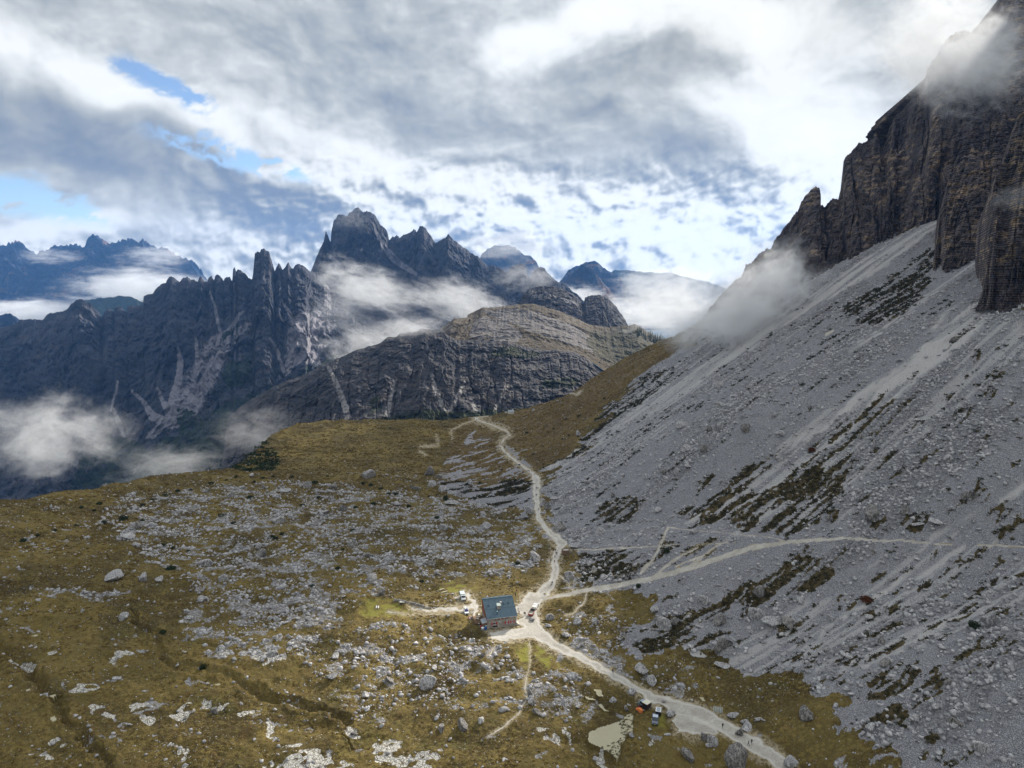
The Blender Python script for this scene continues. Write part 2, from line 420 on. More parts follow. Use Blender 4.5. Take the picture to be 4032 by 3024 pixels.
hs_ = fbm((GX * .6 - GY * .8) / 4.0 + w1, (GX * .8 + GY * .6) / 26, oct=5, seed=37, gain=.6)
veg = np.where(hill & (hs_ > .10 - .25 * sstep(1850, 1960, PY0)), 0.0, np.where(hill, 1.0, veg))
pal = in_poly(PX0 + WX * .2, PY0 + WY * .2, [(1985,1760),(2010,1715),(2060,1750),(2140,1800),(2090,1850),(2040,1820)]) | in_poly(PX0 + WX * .2, PY0 + WY * .2, [(1820,1740),(1870,1690),(1876,1700),(1850,1745),(1830,1760)])
veg = np.where(pal & (streak2 < .2), 0.1, veg)
veg = np.where(be, np.where(streak > .38, .3, 1.0), veg)
dist_shore = SANDD
veg = np.where((SANDD < 0) & ~lawn & (streak < .12), veg * 0.0, veg)
# bare pale limestone pavement and gravel patches in the meadow
BARE = [[(1430,2905),(1540,2895),(1600,2910),(1560,2960),(1620,2990),(1700,2960),(1740,3024),(1640,3080),(1480,3000)],
        [(1060,3010),(1220,2950),(1290,2975),(1350,3080),(1100,3080)],[(1270,3020),(1380,2990),(1450,3060),(1300,3080)],
        [(680,2920),(730,2930),(745,3010),(715,3070),(680,3040)],[(500,2800),(560,2800),(615,2830),(620,2860),(560,2850),(510,2830)],
        [(460,2760),(560,2745),(570,2760),(500,2790)],[(670,2840),(720,2790),(800,2765),(890,2780),(880,2810),(790,2800),(750,2850),(690,2850)],
        [(920,2820),(960,2795),(1010,2790),(1015,2815),(960,2835)],[(1040,2850),(1070,2845),(1085,2900),(1060,2925)],
        [(1310,2870),(1370,2860),(1390,2900),(1370,2915)],[(1080,2950),(1130,2930),(1190,2935),(1150,2950),(1100,2975)],
        [(30,2590),(100,2600),(180,2610),(160,2625),(60,2615)],[(240,2660),(340,2690),(410,2700),(370,2725),(280,2760),(260,2700)],[(310,2750),(400,2770),(470,2830),(460,2860),(390,2820)],
        [(120,2970),(160,2960),(200,3010),(150,3000)],[(190,2915),(230,2905),(240,2940),(170,2935)],[(160,2570),(240,2560),(230,2580)],
        [(1230,2910),(1270,2900),(1280,2920)],[(580,2905),(620,2900),(610,2920)],[(2090,2890),(2150,2870),(2160,2905),(2230,2880),(2215,2930),(2130,2910)],
        [(2330,2960),(2370,2955),(2390,3024),(2340,3020)],[(2530,2925),(2580,2930),(2570,2960)],[(1300,2440),(1360,2420),(1370,2440),(1310,2455)],
        [(2600,2860),(2640,2855),(2640,2870),(2610,2875)],[(880,2060),(1000,2040),(1100,2090),(900,2090)],[(200,2320),(330,2330),(470,2350),(300,2362)],
        [(2190,2850),(2240,2870),(2230,2890)],[(420,2590),(520,2560),(560,2590),(470,2620)],[(2390,2330),(2470,2400),(2380,2430)],[(820,2560),(1000,2520),(1250,2560),(1100,2640),(900,2610)],
        [(1020,2370),(1200,2330),(1360,2340),(1300,2460),(1100,2480)],[(2000,2250),(2100,2200),(2120,2110),(2100,2250)],[(1990,2150),(2080,2060),(2100,2120),(2060,2180)]]
bw = (fbm(GX / 2.6, GY / 2.6, oct=4, seed=41))
bare = wmask(BARE, PX0, PY0, (WX * .35 + wx2, WY * .35 + wy2)) & (bw > -.12) & ~lawn
bn = fbm(GX / 9, GY / 6, oct=6, seed=43, gain=.62)
meadow = ~scree & (PY0 > 1850)
bare |= meadow & (bn > .40) & ~lawn
rocky = wmask(ROCKY, PX0, PY0, (WX * .8, WY * .8))
bare |= rocky & (bn + .55 * bw > .22) & ~lawn
slab = wmask(BARE, PX0, PY0, (WX * .35 + wx2, WY * .35 + wy2)) & (bw > -.02) & ~lawn & (PY0 > 2560)
veg = np.where(bare, np.where(rocky, .43, .38), veg); veg = np.where(slab, .0, veg)
veg = np.where(rocky & ~bare & ~lawn, np.where(bn + .5 * bw > .02, .52, veg), veg)
nearhut = in_poly(PX0, PY0, [(1820,2320),(2080,2310),(2110,2520),(1850,2520)])

# smooth the 0/1 covers a little so materials blend over a couple of metres
def soften(m, n=1):
    m = m.astype(float)
    for _ in range(n):
        m = (m + np.roll(m, 1, 0) + np.roll(m, -1, 0) + np.roll(m, 1, 1) + np.roll(m, -1, 1)) / 5
    return m
flatm = soften(((ROADD < 10) | (FOOTD < 12) | lawn | nearhut).astype(float), 6)

# ---- relief detail
hum = fbm(GX / 34, GY / 34, oct=3, seed=51) * 2.6 + fbm(GX / 9, GY / 7, oct=4, seed=52) * 1.35 + ridged(GX / 14, GY / 9, oct=4, seed=53) * .55
hum_s = fbm(along / 60, across / 12, oct=3, seed=54) * 2.4 + fbm(along / 30, across / 2.6, oct=3, seed=55) * .55 + fbm(GX / 4, GY / 4, oct=4, seed=56) * .45
hollow = in_poly(PX0, PY0, [(985,1800),(1050,1700),(1500,1670),(1880,1640),(1980,1740),(1850,1880),(1500,1850),(1100,1880)])
smooth_h = soften(hollow.astype(float), 20)
sc_s = soften(scree | hill, 5)
fade_hut = sstep(10, 26, np.hypot(GX + 3, GY - 262))
detail = (hum * (1 - .62 * smooth_h)) * (1 - sc_s) + hum_s * sc_s
amp = (1 - .82 * flatm) * (.15 + .85 * fade_hut)
# winding banks and terrace edges in the foreground meadow
BANKS = [([(0,2555,0),(150,2640,0),(230,2760,0),(250,2860,0),(330,2960,0),(430,3060,0)], 3.2, 70), ([(520,2400,0),(600,2560,0),(780,2660,0),(950,2720,0),(1150,2760,0),(1350,2840,0)], 2.4, 45),
         ([(150,2300,0),(300,2350,0),(420,2370,0)], 1.4, 30), ([(560,2480,0),(720,2500,0),(900,2560,0)], 1.2, 30), ([(1300,2890,0),(1360,2930,0),(1400,2960,0)], 1.5, 16), ([(1500,2590,0),(1560,2640,0),(1530,2690,0)], 1.2, 30),
         ([(1110,1760,0),(1300,1790,0),(1420,1770,0),(1520,1800,0)], 1.8, 14), ([(1060,1720,0),(1110,1750,0),(1230,1745,0)], 2.0, 12), ([(2560,2770,0),(2600,2740,0)], .3, 10)]
bank = np.zeros(GX.shape)
for pts, hgt, wd in BANKS:
    d = line_dist(PX0 + WX * .5, PY0 + WY * .5, pts, margin=wd * 2.2)
    bank -= hgt * (np.exp(-(np.minimum(d, 1e4) / (wd * (.34 + .22 * w2))) ** 2) * (.62 + .5 * w1) - .35 * np.exp(-((np.minimum(d, 1e4) - wd * .55) / (wd * .3)) ** 2))
Z = Z0 + (detail + bank) * amp * (1 - sstep(0, 60, over) * .5) + drop * fbm(GX / 30, GY / 30, oct=5, seed=57) * .45
Z += ridged(GX / 60, GY / 60, oct=4, seed=58) * np.minimum(over, 60) * .12
# stair-cut berm beside the sunken track
# ponds lie level
PLEV = []
for i in range(len(PONDS)):
    m = pond == i + 1
    if m.sum() < 1: PLEV.append(None); continue
    lv = float(np.percentile(Z0[m], 12)); 
    m2 = soften(m, 3) > .05
    Z[m2] = np.minimum(Z[m2], lv + .12)
    Z[m] = lv
    PLEV.append(lv)
Z[road] -= .06

def H(x, y):
    """ground height at world x, y"""
    x = np.asarray(x, float); y = np.asarray(y, float)
    r = np.hypot(x, y); t = np.arctan2(x, y)
    fr = np.interp(r, rr, np.arange(NR)); fc = np.clip((t - TH0) / (TH1 - TH0) * (NCOL - 1), 0, NCOL - 1.001)
    i = np.minimum(fr.astype(int), NR - 2); j = np.minimum(fc.astype(int), NCOL - 2)
    a, b = fr - i, fc - j
    return (Z[i, j] * (1 - b) + Z[i, j + 1] * b) * (1 - a) + (Z[i + 1, j] * (1 - b) + Z[i + 1, j + 1] * b) * a

def hit(px, py):
    """first ground point seen along the sight line through photograph point px, py"""
    dx, dy, dz = [float(v) for v in ray(px, py)]
    t = math.atan2(dx, dy); h = math.hypot(dx, dy)
    rs = np.arange(100, 1200, .25)
    zs = H(rs * math.sin(t), rs * math.cos(t))
    k = np.nonzero(rs / h * dz < zs)[0]
    r = rs[k[0]] if len(k) else 800.0
    x, y = r * math.sin(t), r * math.cos(t)
    return x, y, float(H(x, y))
def on(x, y, dz=0.0): return (x, y, float(H(x, y)) + dz)

# fine surface tone fields
gtone = fbm(GX / 22, GY / 22, oct=4, seed=61)
green = np.clip(soften(lawn, 14) * sstep(-.35, .25, fbm(GX / 3, GY / 3, oct=4, seed=62)) * .8, 0, 1)
shrubby = sstep(.05, .35, fbm(GX / 7, GY / 5, oct=4, seed=63))
tan = soften(sstep(8, -4, SANDD) * (.25 + .75 * sstep(-.22, .12, fbm(along / 42, across / 2.6 + w1 * .4, oct=5, seed=64, gain=.6))), 1)
runs = (in_poly(PX0 + WX, PY0 + WY, [(2120,1900),(2400,1600),(2800,1300),(3100,1130),(3350,1120),(2900,1500),(2500,1760),(2250,1920)]) | in_poly(PX0 + WX, PY0 + WY, [(2650,2120),(3000,1830),(3500,1430),(3900,1150),(4100,1350),(3500,1830),(3100,2110)]) | in_poly(PX0 + WX, PY0 + WY, [(2680,2580),(3300,2300),(4100,1950),(4100,2420),(3300,2660),(2800,2640)]))
tan = np.maximum(tan, soften(runs, 4) * sstep(.02, .22, fbm(along / 48, across / 2.1 + w1 * .35, oct=5, seed=69, gain=.55)) * .75 * (veg < .3))
tan = np.maximum(tan * .55, soften((in_poly(PX0, PY0, [(3620,1380),(3700,1240),(3820,1190),(3930,1180),(3900,1260),(3760,1400),(3500,1560),(3300,1690),(3100,1790),(3050,1770),(3300,1600)])), 14) * (.15 + .6 * sstep(-.25, .3, fbm(along / 30, across / 5 + w1, oct=5, seed=73))))
worn = soften(((ROADD < 14) | (FOOTD < 5)) , 3)
sunny = sstep(-.4, .6, fbm(GX / 60, GY / 60, oct=2, seed=66))
coarse = soften(scree, 3) * sstep(-.02, .26, fbm(along / 55, across / 14 + w1 * .5, oct=5, seed=68, gain=.6)) * .8 * (1 - np.clip(tan * 1.6, 0, 1))
brown = soften(be | hill | (hollow & (GX > -60)), 6)

# ================================================================== materials of the ground
def mat_ground():
    k = NT('ground_cover')
    P = k.pos()
    veg_, green_, tan_, worn_, br_, hea_, crs_, sla_ = [k.attr(a) for a in ('veg', 'green', 'tan', 'worn', 'brown', 'heath', 'coarse', 'slab')]
    n1 = k.noise(P, .11, 5, .6); n2 = k.noise(P, .9, 5, .65); n3 = k.noise(P, 4.2, 4, .7); n0 = k.noise(P, .028, 3, .5)
    g = k.mix(k.mapr(n1, .35, .65), (.100, .080, .028), (.275, .205, .062))
    g = k.mix(k.mapr(k.noise(P, .06, 5, .65), .50, .66, 0, .75), g, k.mix(n2, (.085, .092, .022), (.16, .155, .045)))
    g = k.mix(k.mapr(k.noise(P, .35, 5, .7), .54, .68, 0, .6), g, (.34, .26, .10))
    g = k.mix(k.mapr(k.noise(P, .17, 5, .7), .52, .64, 0, .7), g, k.mix(n2, (.075, .042, .020), (.17, .095, .042)))
    g = k.mix(k.mapr(n2, .42, .60), k.mix(.82, g, (.045, .031, .012)), g)
    g = k.mix(k.mapr(n3, .42, .62), k.mix(.75, g, (.026, .021, .010)), g)
    g = k.mix(k.mapr(n0, .35, .65, 0, .45), g, (.21, .155, .048))
    g = k.mix(k.math('MULTIPLY', br_, .6), g, k.mix(n2, (.065, .045, .020), (.155, .102, .045)))
    g = k.mix(hea_, g, k.mix(n3, (.030, .026, .013), (.115, .085, .040)))
    g = k.mix(green_, g, k.mix(n2, (.16, .165, .028), (.27, .25, .05)))
    g = k.mix(k.math('MULTIPLY', worn_, k.mapr(n2, .35, .6)), g, (.33, .28, .19))
    v1 = k.n('ShaderNodeTexVoronoi', {'Vector': P, 'Scale': 1.35}); v2 = k.n('ShaderNodeTexVoronoi', {'Vector': P, 'Scale': 3.6})
    sepc = k.n('ShaderNodeSeparateColor', {0: v1.outputs['Color']}).outputs[0]
    sepd = k.n('ShaderNodeSeparateColor', {0: v2.outputs['Color']}).outputs[1]
    s = k.mix(sepc, (.32, .325, .355), (.53, .53, .555))
    s = k.mix(.5, s, k.mix(sepd, (.29, .293, .32), (.59, .588, .61)))
    s = k.mix(k.mapr(v2.outputs['Distance'], .34, .52, 0, .7), s, (.075, .072, .078))
    s = k.mix(k.mapr(n1, .3, .7, 0, .35), s, (.36, .355, .37))
    s = k.mix(crs_, s, k.mix(k.mapr(n2, .38, .62), (.10, .10, .11), (.30, .295, .305)))
    s = k.mix(k.mapr(tan_, .04, .7, 0, .95), s, k.mix(n2, (.46, .44, .425), (.62, .60, .585)))
    edge = k.math('ADD', veg_, k.math('MULTIPLY', k.math('SUBTRACT', n3, .5), .8))
    edge = k.math('ADD', edge, k.math('MULTIPLY', k.math('SUBTRACT', n2, .5), .9))
    c = k.mix(k.mapr(edge, .36, .56), s, g)
    ve = k.n('ShaderNodeTexVoronoi', {'Vector': P, 'Scale': .9}, feature='DISTANCE_TO_EDGE').outputs[0]
    sl = k.mix(k.mapr(ve, .10, .02), k.mix(n3, (.46, .45, .42), (.70, .68, .63)), (.16, .13, .08))
    c = k.mix(k.mapr(k.math('ADD', sla_, k.math('MULTIPLY', k.math('SUBTRACT', n2, .5), 1.2)), .42, .56), c, sl)
    # scattered pale stones inside the turf
    v3 = k.n('ShaderNodeTexVoronoi', {'Vector': P, 'Scale': .85, 'Randomness': 1.0})
    st = k.math('MULTIPLY', k.mapr(v3.outputs['Distance'], .22, .12), k.mapr(k.noise(P, .19, 3, .6), .5, .64))
    st = k.math('MULTIPLY', st, k.math('SUBTRACT', 1.0, green_))
    c = k.mix(st, c, k.mix(n3, (.30, .29, .29), (.58, .57, .56)))
    hgt = k.math('ADD', k.math('MULTIPLY', n2, .9), k.math('MULTIPLY', n3, .35))
    hs = k.math('ADD', hgt, k.math('MULTIPLY', k.math('SUBTRACT', 1.0, v2.outputs['Distance']), k.math('SUBTRACT', 1.0, veg_)))
    hs = k.math('ADD', hs, k.math('MULTIPLY', k.math('SUBTRACT', 1.0, v1.outputs['Distance']), k.math('MULTIPLY', k.math('SUBTRACT', 1.0, veg_), 1.2)))
    hs = k.math('ADD', hs, k.math('MULTIPLY', st, .8))
    return k.out(c, .95, k.bump(hs, .85, .55), .12)
def mat_gravel():
    k = NT('pale_gravel')
    P = k.pos(); n1 = k.noise(P, .22, 4, .6); n2 = k.noise(P, 1.6, 5, .7); n3 = k.noise(P, 7, 3, .7)
    c = k.mix(k.mapr(n1, .3, .7), (.31, .285, .245), (.46, .435, .39))
    c = k.mix(k.mapr(n2, .4, .64, 0, .5), c, (.21, .185, .15))
    c = k.mix(k.mapr(n3, .45, .7, 0, .4), c, (.56, .54, .50))
    wr = k.math('ADD', k.attr('verge'), k.math('MULTIPLY', k.math('SUBTRACT', n2, .5), 1.1))
    c = k.mix(k.mapr(wr, .30, .8, 0, .9), c, k.mix(n3, (.17, .125, .065), (.34, .29, .20)))
    c = k.mix(k.math('MULTIPLY', k.attr('rut'), k.mapr(n2, .3, .6, .3, .8)), c, (.58, .555, .51))
    return k.out(c, .92, k.bump(k.math('ADD', n2, k.math('MULTIPLY', n3, .4)), .5, .18), .15)
def mat_water():
    k = NT('murky_water')
    n = k.noise(k.pos(), .5, 4, .6)
    c = k.mix(n, (.30, .27, .16), (.37, .335, .205))
    return k.out(c, .16, k.bump(k.noise(k.pos(), 3.0, 3, .6), .04, .05), .5)
M_ground, M_gravel, M_water = mat_ground(), mat_gravel(), mat_water()

P3 = np.stack([GX, GY, Z], -1)
fq = lambda m: m[:-1, :-1] & m[1:, :-1] & m[:-1, 1:] | (m[:-1, :-1] & m[1:, 1:])
roadF = fq(road); footF = fq(foot) & ~roadF
pondF = np.zeros(roadF.shape, np.int32)
for i in range(len(PONDS)): pondF[fq(pond == i + 1)] = i + 1
roadF &= pondF == 0; footF &= pondF == 0
sf = (scree | be)[:-1, :-1]
attrs = {'veg': soften(veg, 1), 'green': green, 'tan': tan, 'worn': worn, 'brown': brown, 'heath': soften((veg > .5) & scree & ~hill & ~be & (PX0 > 2125), 1), 'coarse': coarse, 'slab': soften(slab, 1)}
rest = ~roadF & ~footF & (pondF == 0)
g1 = link('ground', grid_mesh('ground', P3, rest & ~sf, M_ground, attrs, flip=True)); tag(g1, kind='structure')
g2 = link('hillside', grid_mesh('hillside', P3, rest & sf, M_ground, attrs, flip=True)); tag(g2, kind='structure')
_q = np.minimum(ROADD, FOOTD)
GA = {'verge': np.maximum(sstep(-7, 0, ROADD) * (FOOTD > -1), .35 * sstep(-3, 0, _q)), 'rut': np.exp(-((ROADD + 9) / 3.2) ** 2) * .8}
g3 = link('gravel_road', grid_mesh('gravel_road', P3, roadF, M_gravel, GA, flip=True)); tag(g3, kind='structure')
g4 = link('footpath', grid_mesh('footpath', P3, footF, M_gravel, GA, flip=True)); tag(g4, kind='structure')
for i in range(len(PONDS)):
    m = pondF == i + 1
    if m.sum() < 1: continue
    o = link('pond' if i < 5 else 'puddle', grid_mesh('water', P3, m, M_water, flip=True)); tag(o, kind='structure')
# valley floor to the horizon
mb = MB(); mb.box((0, 12000, -905), (60000, 40000, 10))
def mat_valley():
    k = NT('valley_forest'); n = k.noise(k.pos(), .004, 6, .65); n2 = k.noise(k.pos(), .03, 5, .7)
    c = k.mix(k.mapr(n, .4, .6), (.020, .032, .018), (.05, .06, .028))
    return k.out(k.mix(n2, c, (.03, .04, .02)), .95, k.bump(n2, .6, 12))
M_valley = mat_valley()
o = mb.build('valley_floor', M_valley); tag(o, kind='structure')
# ================================================================== FAR RELIEF
def mat_rock(name, dark, light, warm, warm_amt=.15, scale=.01, zs=1.0, strata=0.0, veg=(.02, .03, .018), bumpd=8.0, screecol=(.30, .29, .29)):
    k = NT(name)
    P = k.pos(); Pv = k.pos((1, 1, .22)); Ph = k.pos((.38, .38, 1.1))
    n1 = k.noise(Pv, scale * 1.0, 6, .62); n2 = k.noise(Pv, scale * 5, 6, .68); n3 = k.noise(P, scale * 22, 4, .7); nh = k.noise(Ph, scale * 6, 5, .65)
    c = k.mix(k.mapr(n1, .35, .65), dark, light)
    c = k.mix(k.mapr(n2, .36, .60), k.mix(.55, c, tuple(d * .35 for d in dark)), c)
    c = k.mix(k.mapr(n3, .42, .7, 0, .5), c, tuple(min(1, l * 1.25) for l in light))
    wmask_ = k.math('MULTIPLY', k.mapr(nh, .50, .60), k.mapr(n1, .42, .58, 0, 1))
    c = k.mix(k.math('MULTIPLY', wmask_, warm_amt), c, warm)
    if strata:
        w = k.n('ShaderNodeTexWave', {'Vector': k.pos((.05, .05, 1)), 'Scale': scale * 7, 'Distortion': 7.0, 'Detail': 5, 'Detail Scale': 1.2}, bands_direction='Z').outputs[1]
        c = k.mix(k.mapr(w, .1, .45, strata, 0), c, tuple(d * .30 for d in dark))
    sc = k.attr('scree'); vg = k.attr('veg')
    scn = k.math('ADD', sc, k.math('MULTIPLY', k.math('SUBTRACT', n2, .5), .9))
    c = k.mix(k.mapr(scn, .35, .6), c, k.mix(n3, tuple(a * .82 for a in screecol), screecol))
    vn = k.math('ADD', vg, k.math('MULTIPLY', k.math('SUBTRACT', k.noise(P, scale * 6, 6, .65), .5), 1.4))
    c = k.mix(k.mapr(vn, .42, .6), c, k.mix(n3, veg, tuple(v * 1.9 for v in veg)))
    hgt = k.math('ADD', k.math('MULTIPLY', n2, 1.0), k.math('MULTIPLY', n3, .35))
    if strata: hgt = k.math('ADD', hgt, k.math('MULTIPLY', w, .25))
    return k.out(c, .95, k.bump(hgt, .9, bumpd), .1)

def sheet(name, sky, foot, nu, nv, mat, gexp=1.5, jag=(0, 1), rib=(60, 260, 2.2), lean=0.0, scree=None, vegs=None, seed=0, back=700, backdrop=500, strata=0.0, cross=0.0, fine=(6, 40), kind='structure', extra=None, vegn=0.0, screen_n=0.0, label=None):
    """a mountain face between a surveyed skyline and a surveyed foot line; both (px, py, Y)"""
    sky = np.array(sky, float); foot = np.array(foot, float)
    nu = int(nu); u = np.linspace(0, 1, nu)
    # parameter by px along skyline
    d = np.r_[0, np.cumsum(np.hypot(np.diff(sky[:, 0]), np.diff(sky[:, 1])))]; d /= d[-1]
    spx, spy, sY = [np.interp(u, d, sky[:, i]) for i in range(3)]
    q = (spx - sky[0, 0]) / (sky[-1, 0] - sky[0, 0])
    fq_ = (foot[:, 0] - foot[0, 0]) / (foot[-1, 0] - foot[0, 0])
    fpx, fpy, fY = [np.interp(q, fq_, foot[:, i]) for i in range(3)]
    if jag[0]: spy = spy + jag[0] * (fbm(spx / jag[1], 0.5 + 0 * spx, oct=4, seed=seed + 5, gain=.6) - np.abs(vnoise(spx / (jag[1] * .4), 3.3 + 0 * spx, seed=seed + 6)) * .8)
    Sx, Sy, Sz = at(spx, spy, sY); Fx, Fy, Fz = at(fpx, fpy, fY)
    v = np.linspace(0, 1, nv)[:, None]
    g = (1 - v) ** gexp
    X = Sx + (Fx - Sx) * v; Y = Sy + (Fy - Sy) * v; Zz = Fz + (Sz - Fz) * g
    # arc length along the ridge for rib noise
    s = np.r_[0, np.cumsum(np.hypot(np.diff(Sx), np.diff(Sy)))][None, :] + 0 * v
    hgt = np.maximum(Sz - Fz, 1)[None, :]
    dn = v * np.hypot(hgt, np.hypot(Fx - Sx, Fy - Sy)[None, :])
    wq = rib[1] * .55
    ss = s + lean * dn + wq * fbm(s / (rib[1] * 1.3), dn / (rib[1] * 1.1), oct=4, seed=seed + 2)
    env = np.minimum(1, v * 4 + .03) * np.minimum(1, (1 - v) * 4 + .25)
    R = ridged(ss / rib[1], dn / (rib[1] * rib[2]), oct=5, seed=seed + 1, gain=.55)
    X0, Y0, Z00 = X.copy(), Y.copy(), Zz.copy()
    # outward direction = towards foot, horizontal
    ox, oy = Fx - Sx, Fy - Sy; L = np.hypot(ox, oy) + 1e-6; ox, oy = ox / L, oy / L
    disp = rib[0] * R * env + fine[0] * (ridged(ss / fine[1] + .30 * fbm(s / fine[1] / 1.5, dn / fine[1] / 1.5, oct=3, seed=seed + 7), dn / (fine[1] * 2.6), oct=5, seed=seed + 3, gain=.66) + 1.0 * fbm(s / fine[1] * 2.3, dn / fine[1] * 1.7, oct=5, seed=seed + 11, gain=.68) - 1.3 * np.maximum(0, ridged(ss / (fine[1] * 3.1), dn / (fine[1] * 9), oct=3, seed=seed + 12) - .45)) * np.minimum(1, v * 20 + .02)
    if strata:
        zz = (Zz + 6 * fbm(s / 90, dn / 60, oct=3, seed=seed + 8)) / strata
        fr = zz - np.floor(zz)
        st_a = sstep(-.25, .35, fbm(s / 22, np.floor(zz) * 3.7, oct=3, seed=seed + 9))
        disp = disp + strata * .24 * (.5 - fr) * st_a + strata * .07 * (.5 - (zz * 3.3 - np.floor(zz * 3.3))) * sstep(-.3, .3, fbm(s / 9, np.floor(zz * 3.3) * 1.7, oct=2, seed=seed + 19)) + 1.2 * _h(np.floor((s + 2 * np.floor(zz * 2.1)) / 5.5), np.floor(zz * 2.1), 0 * s, seed + 21)
        ck = vnoise((s + 5 * fbm(s / 30, dn / 30, oct=3, seed=seed + 31)) / 26, dn / 220, seed=seed + 32)
        disp = disp - min(13, strata * 2.2) * np.exp(-(ck / .075) ** 2) * env - 3.5 * np.exp(-(vnoise((s + 3 * fbm(s / 14, dn / 18, oct=3, seed=seed + 33)) / 10, dn / 90, seed=seed + 34) / .09) ** 2) * env
    X = X + ox * disp; Y = Y + oy * disp; Zz = Zz + disp * .25
    PXs, PYs = proj(X, Y, Zz)
    sc = np.zeros(X.shape); vg = np.zeros(X.shape)
    wxx = fbm(s / (rib[1] * .6), dn / (rib[1] * .9), oct=6, seed=seed + 4, gain=.7) * 48
    if scree:
        for l in scree:
            if len(l[0]) == 2: sc = np.maximum(sc, in_poly(PXs + wxx, PYs + wxx * .6, l) * (.62 if l[0][0] not in (820, 1100, 1830, 1880, 2050) else .50))
            else: sc = np.maximum(sc, sstep(14, -8, line_dist(PXs + wxx * .30, PYs + wxx * .1, l)) * .8)
    if vegs:
        for l in vegs: vg = np.maximum(vg, in_poly(PXs + wxx, PYs + wxx * .7, l) * .60)
    if vegn: vg = np.maximum(vg, sstep(1 - vegn, 1 - vegn + .15, v + 0 * X))
    # back slope
    nb = 5; bt = (np.arange(nb, 0, -1) / nb)[:, None]
    bdx, bdy = -ox, -oy
    BX = X[0] + bdx * bt * back; BY = Y[0] + bdy * bt * back; BZ = Zz[0] - backdrop * bt ** .8
    Pm = np.concatenate([np.stack([BX, BY, BZ], -1), np.stack([X, Y, Zz], -1)], 0)
    z0 = np.zeros((nb, nu))
    me = grid_mesh(name, Pm, None, mat, {'scree': np.r_[z0, sc], 'veg': np.r_[z0, vg]}, flip=False, smooth=True)
    o = link(name, me); tag(o, kind=kind)
    return o, (X, Y, Zz)

# Cadini style range
RANGE_SKY = [(-260,1330,3600),(-120,1300,3600),(0,1292,3600),(40,1285,3600),(80,1262,3600),(115,1258,3600),(170,1262,3600),(185,1240,3600),(210,1232,3600),(255,1226,3600),(270,1210,3600),(290,1190,3600),(312,1180,3600),(335,1186,3600),(360,1200,3600),(385,1225,3600),(400,1250,3600),(408,1235,3600),(425,1215,3600),(440,1222,3600),(448,1230,3600),(452,1212,3600),(470,1210,3600),(492,1228,3600),(500,1230,3600),(502,1210,3600),(520,1203,3600),(545,1206,3600),
 (562,1200,3600),(566,1165,3600),(575,1162,3600),(600,1160,3600),(612,1140,3600),(640,1118,3600),(652,1115,3600),(660,1098,3600),(675,1090,3600),(688,1093,3600),(700,1108,3600),(710,1112,3600),(718,1095,3600),(738,1092,3600),(752,1105,3600),(765,1102,3600),(778,1110,3600),(784,1092,3600),(792,1090,3600),(805,1110,3600),(815,1112,3600),(822,1092,3600),(832,1085,3600),(842,1105,3600),(850,1083,3600),(862,1085,3600),(880,1105,3600),(888,1095,3600),(905,1092,3600),(914,1110,3600),(918,1060,3600),(924,1056,3600),(930,1070,3600),(938,1058,3600),(946,1062,3600),(955,1072,3600),(968,1082,3600),(980,1098,3600),(992,1100,3600),
 (996,1080,3600),(1000,1040,3600),(1003,998,3600),(1012,992,3600),(1022,995,3600),(1028,984,3600),(1040,979,3600),(1050,990,3600),(1060,995,3600),(1066,1020,3600),(1075,1045,3600),(1082,1070,3600),(1088,1052,3600),(1098,1036,3600),(1106,1048,3600),(1112,1064,3600),(1125,1050,3600),(1134,1034,3600),(1142,1048,3600),(1155,1060,3600),(1165,1045,3600),(1178,1042,3600),(1192,1045,3600),(1204,1056,3600),(1225,1070,3700),(1260,1090,3750),(1330,1110,3800),(1420,1150,3800),(1520,1200,3800),(1640,1260,3800),(1760,1300,3800)]
RANGE_FOOT = [(-260,2300,2300),(0,2200,2250),(300,2150,2200),(500,2050,2150),(650,1950,2100),(800,1900,2100),(1000,1900,2050),(1300,1850,2050),(1760,1800,2050)]
SCF = [[(830,1150,2),(850,1240,4),(870,1310,6),(850,1400,10),(800,1520,22),(740,1600,22)],[(950,1225,3),(905,1300,10),(880,1400,20),(830,1490,20),(770,1590,16),(700,1640,14)],
       [(700,1370,4),(710,1420,10),(705,1500,16),(670,1600,14)],[(770,1330,3),(780,1430,8),(760,1520,12),(700,1600,18)],[(520,1540,3),(570,1590,8),(600,1640,16),(640,1660,20)],[(620,1530,4),(640,1580,8),(660,1620,18),(690,1600,20)],
       [(450,1610,4),(470,1660,8),(490,1720,4)],[(550,1830,4),(520,1880,8),(490,1900,6)],[(440,1620,2),(460,1500,3)],
       [(1110,1180,2),(1150,1260,7),(1195,1300,7),(1200,1350,8)],[(1060,1330,2),(1090,1380,5),(1110,1430,6),(1120,1470,5)],[(1265,1240,4),(1230,1340,16),(1190,1400,18),(1120,1475,6)],[(1300,1300,5),(1260,1380,8),(1210,1430,5)],
       [(1140,1290,4),(1150,1370,6),(1130,1440,5)],[(1280,1130,8),(1290,1200,12),(1230,1300,20)],
       [(650,1610),(740,1560),(800,1500),(840,1520),(740,1640),(600,1720),(560,1740),(580,1680)]]
GENTLE2 = [[(820,1330),(900,1300),(1000,1250),(960,1340),(880,1450),(830,1560),(720,1650),(620,1640),(700,1540)],[(1100,1250),(1300,1200),(1320,1330),(1130,1480)]]
GENTLE = [[(640,1540),(860,1290),(900,1330),(830,1520),(700,1650),(560,1650)]]
